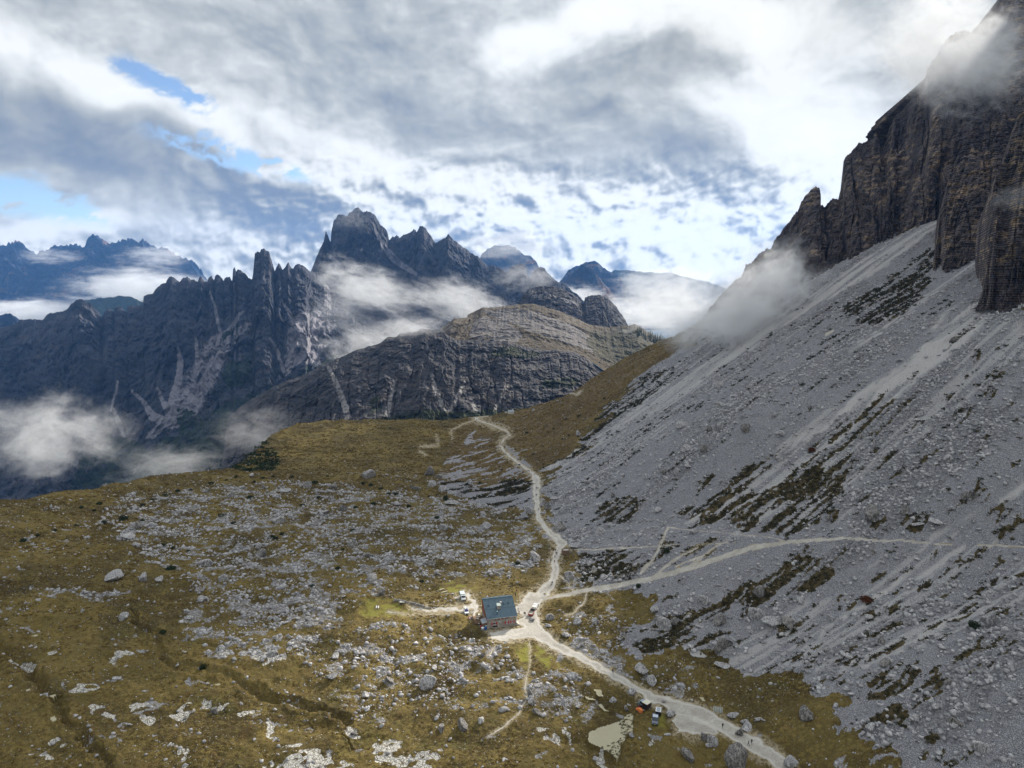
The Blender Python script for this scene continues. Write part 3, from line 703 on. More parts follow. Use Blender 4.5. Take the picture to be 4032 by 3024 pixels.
VEGF = [[(1180,1500),(1230,1420),(1330,1380),(1340,1480),(1280,1560),(1100,1600),(900,1700),(800,1800),(650,1900),(500,1960),(560,1780),(800,1640),(1000,1560)],[(690,1620),(740,1600),(790,1640),(800,1700),(740,1800),(690,1800)],[(880,1330),(930,1270),(950,1290),(900,1370)],[(300,1800),(500,1700),(620,1800),(500,1960),(200,2000)],[(960,1400),(1000,1420),(1000,1520),(900,1540),(880,1480)]]
M_r1 = mat_rock('dolomite_range', (.030, .035, .050), (.074, .078, .098), (.13, .10, .085), .25, .0045, bumpd=30, screecol=(.25, .24, .265))
sheet('mountain_range', RANGE_SKY, RANGE_FOOT, 1250, 420, M_r1, gexp=1.35, jag=(5, 14), rib=(105, 380, 2.0), fine=(34, 105), scree=SCF + [[(x, y) for x, y in g] for g in GENTLE2], vegs=VEGF, seed=100, vegn=.28, back=900, backdrop=700)

PEAK_SKY = [(1225,1065,4300),(1240,1030,4300),(1262,975,4300),(1275,950,4300),(1283,910,4300),(1290,930,4300),(1305,960,4300),(1309,920,4300),(1311,878,4300),(1330,850,4300),(1345,843,4300),(1368,852,4300),(1374,840,4300),(1388,833,4300),(1395,823,4300),(1410,818,4300),(1420,830,4300),(1430,838,4300),(1445,835,4300),(1458,838,4300),(1475,848,4300),(1485,862,4300),(1495,880,4300),(1508,895,4300),(1520,905,4300),(1528,925,4300),(1532,945,4300),(1545,935,4300),(1555,930,4300),(1562,925,4300),(1572,940,4300),(1590,925,4300),(1612,920,4300),(1630,905,4300),(1640,915,4300),(1652,895,4300),(1664,890,4300),(1676,900,4300),(1690,925,4300),(1705,945,4300),(1715,960,4300),(1730,948,4300),(1750,940,4200),(1768,925,4200),(1780,940,4200),(1810,965,4200),(1840,985,4200),(1860,1000,4200),(1880,1010,4100),(1900,1030,4100),(1925,1050,4100),(1950,1048,4100),(1965,1055,4100),(1985,1070,4000),(1998,1068,4000),(2010,1055,4000),(2025,1045,4000),(2045,1039,4000),(2060,1043,4000),(2070,1062,4000),(2076,1085,4000),(2086,1100,4000),(2096,1080,4000),(2110,1060,4000),(2128,1052,4000),(2145,1060,4000),(2160,1080,4000),(2180,1100,4000),(2200,1112,4000),(2225,1115,4000),(2240,1135,4000),(2300,1190,4000)]
PEAK_FOOT = [(1150,1400,3500),(1300,1440,3400),(1500,1400,3300),(1700,1360,3200),(1900,1300,3200),(2100,1260,3200),(2350,1270,3200)]
sheet('mountain_peak', PEAK_SKY, PEAK_FOOT, 900, 260, M_r1, gexp=1.25, jag=(6, 12), rib=(85, 300, 1.8), fine=(32, 100), seed=140, scree=[[(1500,960,6),(1530,1000,12),(1560,1030,12),(1640,1080,6)],[(1380,1150,6),(1500,1220,16),(1640,1300,20),(1750,1330,10)],[(1290,1000,3),(1330,1040,10),(1340,1080,14)]], back=900, backdrop=700)

# near buttress ridge across the valley: cliffs with a grassy shelf
M_r2 = mat_rock('buttress_rock', (.040, .040, .046), (.092, .089, .092), (.17, .13, .105), .35, .012, bumpd=12, veg=(.022, .026, .013), screecol=(.28, .265, .26))
M_shelf = mat_rock('high_pasture', (.050, .038, .022), (.105, .082, .050), (.16, .145, .14), .5, .02, bumpd=4, veg=(.03, .028, .014), screecol=(.17, .158, .158))
BUT_SKY = [(900,1640,2000),(960,1590,2000),(1050,1540,2000),(1130,1500,2000),(1200,1478,2000),(1260,1440,2000),(1330,1412,2000),(1420,1376,2000),(1500,1352,2000),(1525,1330,2000),(1560,1326,2000),(1575,1312,2000),(1640,1306,2000),(1655,1296,2000),(1740,1300,1950),(1760,1318,1920),(1800,1340,1900),(1900,1338,1900),(2000,1345,1850),(2060,1365,1850),(2130,1378,1850),(2200,1378,1850),(2250,1385,1850),(2300,1405,1850),(2360,1450,1850),(2400,1475,1850),(2480,1500,1850)]
BUT_FOOT = [(840,2100,1400),(1300,1850,1350),(1700,1800,1300),(2100,1750,1300),(2300,1700,1350),(2520,1640,1400)]
sheet('cliff_buttress', BUT_SKY, BUT_FOOT, 900, 330, M_r2, gexp=.95, jag=(4, 40), rib=(36, 170, 2.4), fine=(12, 44), seed=180, strata=22, vegn=.35,
      scree=[[(1850,1560,3),(1870,1620,6),(1890,1700,9)],[(1830,1500,2),(1800,1560,6),(1770,1650,10)],[(1700,1480,3),(1730,1560,8),(1760,1650,8)],[(1300,1450,5),(1330,1530,9),(1370,1640,14)],[(1550,1500,3),(1540,1580,5),(1520,1650,9)],[(2000,1520,3),(1970,1580,4),(1930,1640,6)]],
      vegs=[[(1440,1560),(1500,1540),(1520,1620),(1450,1640)],[(1990,1350),(2130,1380),(2100,1400),(1950,1420),(1920,1390)],[(2150,1480),(2300,1490),(2250,1540),(2120,1530)]], back=500, backdrop=60)
SH_SKY = [(1740,1290,2150),(1770,1270,2150),(1790,1253,2150),(1850,1252,2200),(1842,1240,2300),(1870,1225,2350),(1900,1212,2350),(1960,1210,2350),(2040,1200,2350),(2090,1196,2350),(2130,1205,2350),(2200,1225,2350),(2260,1250,2350),(2320,1280,2350),(2400,1290,2350),(2480,1282,2300),(2500,1276,2300),(2520,1290,2300),(2560,1310,2300),(2620,1345,2300),(2720,1400,2300)]
SH_FOOT = [(1700,1380,1920),(1900,1360,1900),(2060,1380,1850),(2200,1392,1850),(2330,1425,1850),(2420,1490,1800),(2780,1560,1800)]
sheet('alpine_shelf', SH_SKY, SH_FOOT, 600, 140, M_shelf, gexp=1.0, jag=(3, 20), rib=(15, 130, .8), fine=(5, 36), seed=220,
      scree=[[(1830,1320),(1900,1250),(1990,1260),(2050,1310),(2050,1350),(1900,1340)],[(1880,1225),(2000,1215),(2150,1240),(2300,1300),(2360,1400),(2200,1340),(2050,1290)]],
      vegs=[[(2300,1290),(2500,1290),(2600,1350),(2520,1420),(2400,1440),(2320,1380)],[(2400,1300),(2520,1310),(2480,1500),(2400,1460)]], back=300, backdrop=150)
BU_SKY = [(2030,1230,2700),(2045,1190,2700),(2060,1160,2700),(2080,1140,2700),(2120,1128,2700),(2170,1125,2700),(2210,1135,2700),(2240,1150,2700),(2270,1168,2700),(2290,1190,2700),(2296,1200,2700),(2305,1172,2700),(2318,1168,2700),(2335,1163,2700),(2365,1163,2700),(2390,1175,2700),(2410,1190,2700),(2425,1205,2700),(2440,1230,2700),(2455,1250,2700),(2470,1285,2700),(2520,1320,2700)]
BU_FOOT = [(2000,1260,2500),(2150,1260,2450),(2300,1300,2400),(2450,1320,2400),(2560,1350,2400)]
sheet('rocky_butte', BU_SKY, BU_FOOT, 420, 140, M_r2, gexp=.8, jag=(4, 16), rib=(22, 90, 3.0), fine=(8, 30), seed=260, strata=16, back=300, backdrop=150,
      scree=[[(2050,1160),(2150,1140),(2280,1190),(2290,1210),(2120,1170)]])
# far summits; some blue of the haze is mixed into the rock colour
M_far = mat_rock('haze_blue_far_rock', (.010, .022, .050), (.032, .050, .088), (.30, .17, .09), .6, .0016, bumpd=80)
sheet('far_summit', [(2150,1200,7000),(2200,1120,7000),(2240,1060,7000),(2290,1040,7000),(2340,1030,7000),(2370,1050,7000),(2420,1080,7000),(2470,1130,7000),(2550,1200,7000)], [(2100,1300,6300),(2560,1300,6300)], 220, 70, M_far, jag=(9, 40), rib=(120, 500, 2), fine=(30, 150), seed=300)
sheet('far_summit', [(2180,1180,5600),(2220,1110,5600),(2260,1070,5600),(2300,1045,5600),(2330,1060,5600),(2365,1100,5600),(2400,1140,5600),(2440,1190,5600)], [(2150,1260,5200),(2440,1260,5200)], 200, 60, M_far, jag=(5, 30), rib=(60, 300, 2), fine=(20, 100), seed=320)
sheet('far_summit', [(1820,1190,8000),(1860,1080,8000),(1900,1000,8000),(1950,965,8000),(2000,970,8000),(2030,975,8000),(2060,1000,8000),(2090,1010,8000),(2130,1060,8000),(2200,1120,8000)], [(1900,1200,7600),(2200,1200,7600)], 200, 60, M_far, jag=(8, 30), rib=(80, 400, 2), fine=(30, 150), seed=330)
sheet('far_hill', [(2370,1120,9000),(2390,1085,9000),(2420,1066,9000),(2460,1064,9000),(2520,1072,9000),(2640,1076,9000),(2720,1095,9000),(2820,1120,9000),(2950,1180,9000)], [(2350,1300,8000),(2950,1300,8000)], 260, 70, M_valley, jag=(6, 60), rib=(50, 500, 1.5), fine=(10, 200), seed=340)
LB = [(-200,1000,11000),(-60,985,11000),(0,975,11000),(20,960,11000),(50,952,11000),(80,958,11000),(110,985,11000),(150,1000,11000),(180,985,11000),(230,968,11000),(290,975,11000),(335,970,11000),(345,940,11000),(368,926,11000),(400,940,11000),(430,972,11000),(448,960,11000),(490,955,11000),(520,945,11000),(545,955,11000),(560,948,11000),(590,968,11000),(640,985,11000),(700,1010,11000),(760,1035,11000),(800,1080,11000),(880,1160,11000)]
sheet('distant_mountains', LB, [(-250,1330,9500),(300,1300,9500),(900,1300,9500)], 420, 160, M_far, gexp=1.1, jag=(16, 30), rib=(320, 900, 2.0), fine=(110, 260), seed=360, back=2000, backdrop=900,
      extra=None)
sheet('distant_ridge', [(300,1200,6500),(340,1182,6500),(400,1175,6500),(470,1168,6500),(520,1172,6500),(580,1200,6500)], [(280,1300,6200),(600,1300,6200)], 160, 50, M_valley, jag=(4, 30), rib=(40, 200, 2), fine=(10, 60), seed=380)
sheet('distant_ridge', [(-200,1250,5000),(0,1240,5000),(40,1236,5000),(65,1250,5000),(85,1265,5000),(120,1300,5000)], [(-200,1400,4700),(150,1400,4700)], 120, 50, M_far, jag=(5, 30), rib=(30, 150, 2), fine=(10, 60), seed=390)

# right hand rock walls
M_wall = mat_rock('banded_dolomite_wall', (.078, .064, .067), (.19, .162, .158), (.42, .31, .205), .9, .038, strata=.35, bumpd=2.4, veg=(.03, .035, .015))
WALL_SKY = [(2640,1345,720),(2700,1300,730),(2760,1262,735),(2794,1215,735),(2840,1160,735),(2870,1130,735),(2895,1105,735),(2920,1090,735),(2937,1046,735),(2960,1040,735),(2990,1000,730),(3022,979,730),(3035,983,730),(3045,960,730),(3064,928,725),(3085,905,725),(3106,878,722),(3125,850,720),(3140,835,720),(3155,800,715),(3174,768,712),(3190,752,712),(3203,743,712),(3226,743,712),(3232,770,712),(3224,790,712),(3230,815,712),(3245,818,712),(3258,800,710),(3275,789,708),(3300,785,705),(3306,765,702),(3317,743,702),(3318,700,702),(3321,641,702),(3330,620,700),(3343,608,698),(3360,590,690),(3385,565,685),(3395,572,682),(3402,560,680),(3427,553,676),(3440,545,672),(3441,530,672),(3455,524,672),(3464,530,672),(3466,550,670),(3470,576,668),(3482,560,665),(3495,535,660),(3503,506,655),(3515,480,650),(3528,456,645),(3550,430,640),(3570,413,635),(3600,385,625),(3638,363,615),(3645,320,610),(3651,278,605),(3668,245,602),(3689,219,600),(3705,185,595),(3722,160,590),(3745,140,585),(3773,127,580),(3800,122,575),(3840,135,570),(3852,170,566),(3866,203,562),(3872,200,560),(3885,140,556),(3891,110,555),(3910,60,550),(3950,-10,540),(3992,-80,535),(4100,-160,530),(4300,-260,520)]
WALL_FOOT = [(2640,1420,640),(2700,1370,655),(2800,1320,640),(2950,1240,618),(3100,1150,605),(3224,1100,592),(3300,1070,585),(3450,1000,570),(3600,920,556),(3697,875,545),(3750,880,535),(3900,900,520),(4300,950,500)]
sheet('rock_wall', WALL_SKY, WALL_FOOT, 1000, 520, M_wall, gexp=1.0, jag=(9, 16), rib=(13, 80, 2.2), fine=(4.2, 17), seed=400, strata=5.5, back=150, backdrop=80,
      vegs=[[(2640,1420),(2700,1300),(2780,1250),(2790,1330),(2700,1400)]])
PB_SKY = [(3600,1160,452),(3622,1110,454),(3650,1080,456),(3668,1060,458),(3680,1000,460),(3692,930,464),(3700,865,468),(3712,800,470),(3730,720,474),(3760,640,478),(3800,560,480),(3840,500,482),(3880,440,486),(3920,395,490),(3960,370,490),(4000,350,490),(4060,280,490),(4300,100,490)]
PB_FOOT = [(3600,1180,440),(3672,1150,430),(3720,1100,425),(3800,1040,422),(3891,990,420),(4000,960,415),(4300,930,410)]
sheet('rock_wall', PB_SKY, PB_FOOT, 560, 420, M_wall, gexp=1.0, jag=(8, 18), rib=(8, 50, 2.2), fine=(3.0, 13), seed=430, strata=4.5, back=60, backdrop=20)
PC_SKY = [(3840,1220,348),(3860,1180,350),(3876,1120,350),(3884,1060,352),(3890,980,354),(3896,900,356),(3904,820,358),(3912,740,360),(3925,680,362),(3950,640,364),(3970,600,366),(3985,540,368),(4005,470,370),(4025,400,372),(4060,300,372),(4150,100,372),(4300,-100,372)]
PC_FOOT = [(3840,1230,340),(3880,1215,332),(3940,1230,326),(4000,1245,320),(4100,1260,312),(4300,1280,300)]
sheet('rock_wall', PC_SKY, PC_FOOT, 460, 460, M_wall, gexp=1.0, jag=(10, 18), rib=(6, 36, 2.2), fine=(2.2, 9), seed=460, strata=4.0, back=50, backdrop=20)
# ================================================================== BOULDERS, LOOSE ROCK, SHRUBS
def mat_boulder(name, lo, hi, dark):
    k = NT(name); T = k.n('ShaderNodeNewGeometry').outputs['Position']
    n1 = k.noise(T, .55, 5, .6); n2 = k.noise(T, 2.6, 5, .7)
    Ts = k.n('ShaderNodeMapping', {'Vector': T, 'Scale': (1.6, 1.6, .5), 'Rotation': (.4, .2, 0)}).outputs[0]
    n3 = k.noise(Ts, 1.5, 4, .7, .8)
    c = k.mix(k.mapr(n1, .35, .65), lo, hi)
    c = k.mix(k.mapr(n3, .42, .56, .95, 0), c, dark)
    c = k.mix(k.mapr(n2, .5, .7, 0, .45), c, tuple(min(1, x * 1.25) for x in hi))
    return k.out(c, .95, k.bump(k.math('ADD', n2, n3), .8, .35), .1)
M_b1 = mat_boulder('pale_limestone', (.34, .33, .335), (.56, .55, .545), (.13, .125, .125))
M_b2 = mat_boulder('dark_limestone', (.19, .18, .172), (.36, .34, .32), (.065, .062, .06))
def mat_loose():
    k = NT('loose_limestone'); P = k.pos()
    w = k.n('ShaderNodeTexWhiteNoise', {'Vector': k.n('ShaderNodeVectorMath', {0: k.n('ShaderNodeVectorMath', {0: P, 1: (.45, .45, .3)}, operation='MULTIPLY').outputs[0]}, operation='FLOOR').outputs[0]}).outputs[0]
    n = k.noise(P, 1.7, 4, .65)
    c = k.mix(w, (.25, .245, .255), (.56, .55, .55)); c = k.mix(k.mapr(n, .35, .65, .55, 0), c, (.17, .165, .17))
    return k.out(c, .95, k.bump(n, .5, .2), .1)
M_loose = mat_loose()

def rock_mesh(seed, sub=3, planes=9, rough=.10, flat=.75):
    r = np.random.RandomState(seed)
    bm = bmesh.new(); bmesh.ops.create_icosphere(bm, subdivisions=sub, radius=1.0)
    V = np.array([v.co[:] for v in bm.verts])
    for _ in range(planes):
        n = r.normal(size=3); n /= np.linalg.norm(n); d = r.uniform(.36, .74)
        t = V @ n; over_ = np.maximum(t - d, 0); V = V - over_[:, None] * n * .96
    nn = fbm(V[:, 0] * 2.2 + seed, V[:, 1] * 2.2, V[:, 2] * 2.2, oct=4, seed=seed)
    cr = ridged(V[:, 0] * 1.6 + seed, V[:, 1] * 1.6, V[:, 2] * 1.6, oct=3, seed=seed + 3)
    V = V * (1 + rough * .8 * nn[:, None] + rough * .7 * cr[:, None]) * np.array([1, r.uniform(.7, .95), flat])
    V /= (np.ptp(V[:, 0]) / 2)
    for v, c in zip(bm.verts, V): v.co = c
    me = bpy.data.meshes.new('boulder'); bm.to_mesh(me); bm.free()
    return me
BOULD = []
for i, (fl, mt, pl) in enumerate([(.72, 0, 9), (.62, 0, 8), (.85, 0, 10), (1.05, 1, 9), (.55, 0, 7), (.9, 1, 11), (.75, 0, 12), (1.3, 1, 7)]):
    me = rock_mesh(900 + i, 3 if i != 99 else 4, pl, .13, fl); me.materials.append((M_b1, M_b2)[mt]); BOULD.append(me)

def boulder(x, y, width, ti, label, rz=None, hs=1.0, sink=.28, group=None):
    o = link('boulder', BOULD[ti])
    o.location = (x, y, float(H(x, y)) + width * .5 * hs * (.62 - sink)); o.scale = (width / 2, width / 2, width / 2 * hs)
    o.rotation_euler = (random.uniform(-.15, .15), random.uniform(-.15, .15), random.uniform(0, 6.28) if rz is None else rz)
    tag(o, label, 'boulder', group); return o
BL = [  # base px, py, width px, template, height scale, label
 (2637,2825,43,0,.9,'rounded grey boulder on the turf beside the dark pickup'), (2704,2993,60,5,1.2,'tall grey angular boulder on the grass below the gravel parking area'),
 (2910,3040,85,7,1.1,'largest dark streaked boulder at the lower edge of the gravel road'), (2773,2918,28,3,1.1,'upright grey boulder on the lower rim of the gravel parking area'),
 (2812,2932,30,2,1,'grey boulder touching the gravel road, topmost of a pair'), (2793,2947,28,0,.9,'low pale boulder beneath the upright one on the parking rim'),
 (3118,3020,45,6,1,'round pale boulder right of the gravel road at the bottom edge'), (2562,2698,42,6,1.1,'round cracked boulder just above the road north of the vehicles'),
 (2535,2660,60,0,1,'broad pale boulder in the boulder field above the road bend'), (2890,2830,50,4,.6,'long flat pale slab arching over the turf right of the parking area'),
 (2934,2852,32,4,1,'slanting pale rock in the chain right of the parking area'), (2941,2876,44,1,.7,'pale slab joining the lower end of the rock chain'),
 (2913,2898,32,3,.9,'round grey rock at the road edge ending the rock chain'), (3181,2835,52,7,1.0,'pointed dark boulder at the border of turf and scree'),
 (2492,2905,28,0,1,'grey boulder on the right shore of the murky pond'), (2467,2800,18,3,1,'small square boulder between the pond and the orange cover'),
 (2415,2764,28,6,.8,'clustered grey boulder above the small pools'), (2277,2792,22,1,.8,'pale lump in the turf left of the small pools'),
 (2629,2899,26,4,.5,'flat oval rock in the turf below the dark pickup'), (2614,2766,17,0,.9,'small grey rock on the upper road edge by the parked trailers'),
 (2489,2740,22,2,.9,'block on the lower road edge above the trailers'), (2561,2880,14,1,1.1,'small upright pale rock directly below the pickup bonnet'),
 (2098,2446,25,0,.8,'lone rough boulder on the pale yard beside the red trailer'), (1900,2590,28,5,1.2,'dark pitted boulder below the hut at the end of a short path'),
 (1797,2510,15,3,1.1,'dark stump-like boulder in sunny grass left of the hut shadow'), (2272,2462,24,2,1,'cleft pale boulder in turf right of the hut yard'),
 (2325,2290,28,6,.9,'pair-topped boulder between the two stony tracks'), (2222,2512,40,0,.7,'broken grey boulder above the road bend below the hut'),
 (2160,2470,30,4,.8,'pale block at the edge of the stony field by the yard'), (1526,2690,42,5,1.1,'dark pointed boulder in the sunny boulder field far left of the hut'),
 (1687,2716,42,2,1,'big pale split boulder with a white top in the sunny field'), (1437,2752,40,1,.8,'white-topped flat boulder at the left end of the sunny field'),
 (1750,2722,28,4,.7,'white tilted slab beside the big split boulder'), (1890,2848,27,6,.9,'rounded grey boulder in the lower sunny field'),
 (1980,2803,40,0,.8,'jagged pale boulder left of the thin footpath'), (2111,2817,46,5,.9,'dark boulder cluster head right of the thin footpath'),
 (2090,2744,28,3,1,'dark upright boulder right of the thin footpath, midway'), (2122,2706,38,4,.6,'low dark slab right of the footpath top'),
 (1822,2872,42,3,.9,'twin dark boulder near the lower meadow'), (1737,2884,46,5,.8,'dark broken boulder mound above the pale limestone pavement'),
 (1504,2345,30,7,.9,'pointed grey boulder behind the green lawn'), (2111,2204,40,2,.9,'blue-grey boulder left of the gravel road above the hut'),
 (1958,2636,32,5,.6,'dark hollowed rock in grass below the hut'), (2208,2095,68,5,.95,'huge brown-grey boulder right of the road where it bends'),
 (2154,2003,30,3,1.1,'striped upright block right of the puddled road'), (2089,2020,24,2,1,'grey block left of the puddled road'),
 (2123,2160,30,4,1,'leaning pale slab below the huge boulder, left of the road'), (2263,2160,46,1,.8,'pale boulder near the wooden box right of the road'),
 (2359,1990,26,1,.7,'pale flat rock on the lower scree right of the puddles'), (2415,1958,22,7,1.1,'thin standing rock on the scree slope'),
 (2138,2024,26,4,.6,'white flat slab at the right verge of the puddled road'), (3450,2040,82,5,.95,'massive dark block above the trail on the right slope'),
 (3823,1985,56,5,.9,'dark block near the right edge on the scree'), (2771,1785,46,7,.9,'tall leaning slab in the middle of the scree'),
 (2937,1702,46,3,.8,'brown-grey block upslope from the leaning slab'), (3070,1722,42,0,.9,'broken grey block right of the brown-grey one on the scree'),
 (2689,1684,34,2,.8,'grey block high left on the scree'), (2614,1868,40,5,.8,'angular dark block in the coarse scree'),
 (2713,1846,38,0,.8,'grey block right of the angular one in the coarse scree'), (3550,1424,34,4,.6,'long flat block high on the scree'),
 (3761,1345,34,3,.7,'dark block just below the tan gully top'), (3620,2078,46,4,.55,'left part of the low rock outcrop above the trail'),
 (3690,2074,44,1,.6,'right part of the low rock outcrop above the trail'), (2991,2352,56,3,.9,'rounded dark block in the turf and scree below the trail'),
 (2851,2570,84,5,1.1,'great dark cube-like block between turf and pale scree'), (2840,2466,48,3,.9,'reddish grey block just above the great dark block'),
 (3050,2480,80,0,.7,'left half of the wide broken outcrop on the lower scree'), (3112,2482,72,5,.6,'right half of the wide broken outcrop on the lower scree'),
 (2984,2436,44,2,.9,'striped grey block left of the wide outcrop'), (2583,2412,46,1,.8,'pale rough boulder above the stony field right of the yard'),
 (2652,2468,36,3,1,'dark split boulder in the stony field'), (2617,2476,40,2,1,'streaked boulder left of the dark split one'),
 (2847,2632,60,4,.7,'wide fractured slab below the great dark block'), (431,2285,96,4,.6,'long low flat-topped outcrop on the left meadow'),
 (488,2122,62,1,.5,'broad pale outcrop on the upper left meadow'), (1115,1942,50,4,.7,'flat-topped boulder on the far meadow rim'),
 (1273,2024,52,1,.6,'broad smooth grey boulder in the middle of the rocky meadow'), (488,2442,22,2,1,'isolated square pale block on the left meadow'),
 (627,2292,36,0,.8,'pale boulder right of the long flat outcrop'), (1025,2192,40,3,.8,'dark boulder in the middle left rock field'),
 (1310,2684,40,0,.9,'pale boulder at the left rim of the sunny field'), (456,2676,34,4,.5,'low dark rock near the winding bank'),
 (1687,1872,48,3,.9,'dark block at the foot of the green hollow'), (1723,1882,30,5,.9,'second dark block right of the one in the hollow'),
 (1441,1882,42,2,.8,'pointed boulder on the rim of the hollow'), (1308,1924,42,7,.5,'slanted boulder left of the pointed rim boulder'),
 (1211,1922,38,3,.8,'dark boulder on the far rim of the meadow'), (1635,1930,38,5,.8,'dark boulder below the hollow blocks'),
 (1776,1992,62,4,.7,'wide cliff-like block beside the streaked scree foot'), (1564,1992,36,0,.7,'grey boulder left of the wide block'),
 (1446,2195,42,5,.8,'dark boulder in the central rock field'), (1088,2062,36,2,.7,'pale boulder in the upper rock field'),
]
bpos = []
for px, py, w, ti, hs, lab in BL:
    x, y, z = hit(px, min(py, 3060)); wd = w / FL * math.hypot(x, math.hypot(y, z))
    boulder(x, y + wd * .25, wd, ti, lab, None, hs); bpos.append((x, y, wd))

# ---- scattered loose rock
area = np.gradient(rr)[:, None] * rr[:, None] * (th[1] - th[0]) + 0 * GX
PXf, PYf = proj(GX, GY, Z)
vis = (RR < RS_ + 20) & (PXf > -250) & (PXf < 4280) & (PYf < 3250)
free = (ROADD > 3) & (FOOTD > 1.5) & (pond == 0) & ~soften(pond > 0, 2).astype(bool) & ~lawn & ~((SANDD < 2) & (fbm(GX / 5, GY / 5, oct=2, seed=82) < .25))
hutfree = ~((GX > -16) & (GX < 9) & (GY > 252) & (GY < 274))
clump = sstep(-.1, .45, fbm(GX / 11, GY / 8, oct=4, seed=81, gain=.6))
fade_m = sstep(8, 40, w1 * 20 + 30)
dens = np.where(scree, np.where(veg < .4, .55 + 1.6 * (coarse > .1), .25), .06 + .2 * clump)
dens = np.where(rocky & ~scree, .14 + 1.0 * clump, dens)
dens = np.where(bare & rocky, 1.7, dens)
dens = np.where(bare & ~rocky, .35, dens)
dens = np.where(hollow, .01 + .03 * clump, dens); dens = np.where(be | hill, .05 + .1 * clump, dens)
dens = dens * (1 - .85 * np.clip(tan * 1.5, 0, 1)) * vis * free * hutfree * np.where(RR > RS_ + 2, .3, 1) * np.clip(240 / RR, .3, 1.3)
lam = (dens * area).ravel(); tot = lam.sum()
def scatter(N, rs):
    cdf = np.cumsum(lam) / tot
    i = np.searchsorted(cdf, rs.rand(N)); i = np.minimum(i, NR * NCOL - 1)
    r_i, c_i = i // NCOL, i % NCOL
    r = rr[r_i] + (rs.rand(N) - .5) * np.gradient(rr)[r_i]; t = th[c_i] + (rs.rand(N) - .5) * (th[1] - th[0])
    return r * np.sin(t), r * np.cos(t), i
NROCK = int(min(300000, tot * 1.0))
rx_, ry_, ii = scatter(NROCK, RS)
rsz = .14 * (1 - RS.rand(NROCK)) ** (-.60)                    # power law radii
rsz = rsz * np.clip(np.hypot(rx_, ry_) / 230, .9, 1.9)
rsz = np.minimum(rsz, 1.05) * np.where(rocky.ravel()[ii], 1.1, 1) * np.where((~rocky & ~scree).ravel()[ii], .8, 1)
print('ROCKS', NROCK, tot)
base_ico = bmesh.new(); bmesh.ops.create_icosphere(base_ico, subdivisions=1, radius=1.0)
IV = np.array([v.co[:] for v in base_ico.verts]); IF = np.array([[v.index for v in f.verts] for f in base_ico.faces]); base_ico.free()
T_ = []
for i in range(16):
    r = np.random.RandomState(50 + i); V = IV.copy()
    for _ in range(5):
        n = r.normal(size=3); n /= np.linalg.norm(n); d = r.uniform(.35, .75); t = V @ n; V = V - np.maximum(t - d, 0)[:, None] * n
    V = V * (1 + .22 * r.normal(size=(12, 1))) * np.array([1.15, r.uniform(.65, 1.1), r.uniform(.5, .95)]); T_.append(V)
T_ = np.array(T_)
tpl = RS.randint(0, 16, NROCK); ang = RS.rand(NROCK) * 6.283
V = T_[tpl] * rsz[:, None, None]
ca, sa = np.cos(ang)[:, None], np.sin(ang)[:, None]
Vx = V[..., 0] * ca - V[..., 1] * sa; Vy = V[..., 0] * sa + V[..., 1] * ca
zg = H(rx_, ry_)
V = np.stack([Vx + rx_[:, None], Vy + ry_[:, None], V[..., 2] + (zg + rsz * .18)[:, None]], -1).reshape(-1, 3)
Fr = (IF[None] + (np.arange(NROCK) * 12)[:, None, None]).reshape(-1, 3)
o = link('loose_rocks', raw_mesh('loose_rocks', V, Fr, M_loose)); tag(o, 'pale loose rocks scattered over the meadow and scree slope', 'rocks', kind='stuff')

# ---- the larger unnamed boulders, each one a thing
NB = 207
bx_, by_, bi = scatter(2600, RS)
px_, py_ = proj(bx_, by_, H(bx_, by_))
def region(x, y, px, py, i):
    if rocky.ravel()[i] and py > 2440 and px < 2350: return 'weathered pale boulder among others in the sunny boulder field below the hut', 'boulders of the sunny field'
    if rocky.ravel()[i] and px > 2150: return 'pale boulder in the stony field right of the hut yard', 'boulders right of the yard'
    if rocky.ravel()[i]: return 'grey boulder in the shaded rock field behind the hut', 'boulders of the shaded rock field'
    if scree.ravel()[i]: return 'grey boulder resting on the scree slope', 'boulders on the scree slope'
    return 'grey boulder lying alone in the brown turf', 'boulders in the turf'
cnt = 0
for x, y, px, py, i in zip(bx_, by_, px_, py_, bi):
    if cnt >= NB: break
    if px < 5 or px > 4025 or py < 1500 or py > 3015: continue
    wd = random.uniform(1.7, 3.9) * (1.0 if y < 300 else 1.25)
    if any((x - a) ** 2 + (y - b) ** 2 < (wd * .6 + c * .6) ** 2 for a, b, c in bpos): continue
    if ROADD.ravel()[i] < 22 or FOOTD.ravel()[i] < 8: continue
    lab, grp = region(x, y, px, py, i)
    boulder(x, y, wd, random.choice([0, 1, 2, 3, 4, 6, 0, 2, 5]), lab, None, random.uniform(.75, 1.1), group=grp); bpos.append((x, y, wd)); cnt += 1

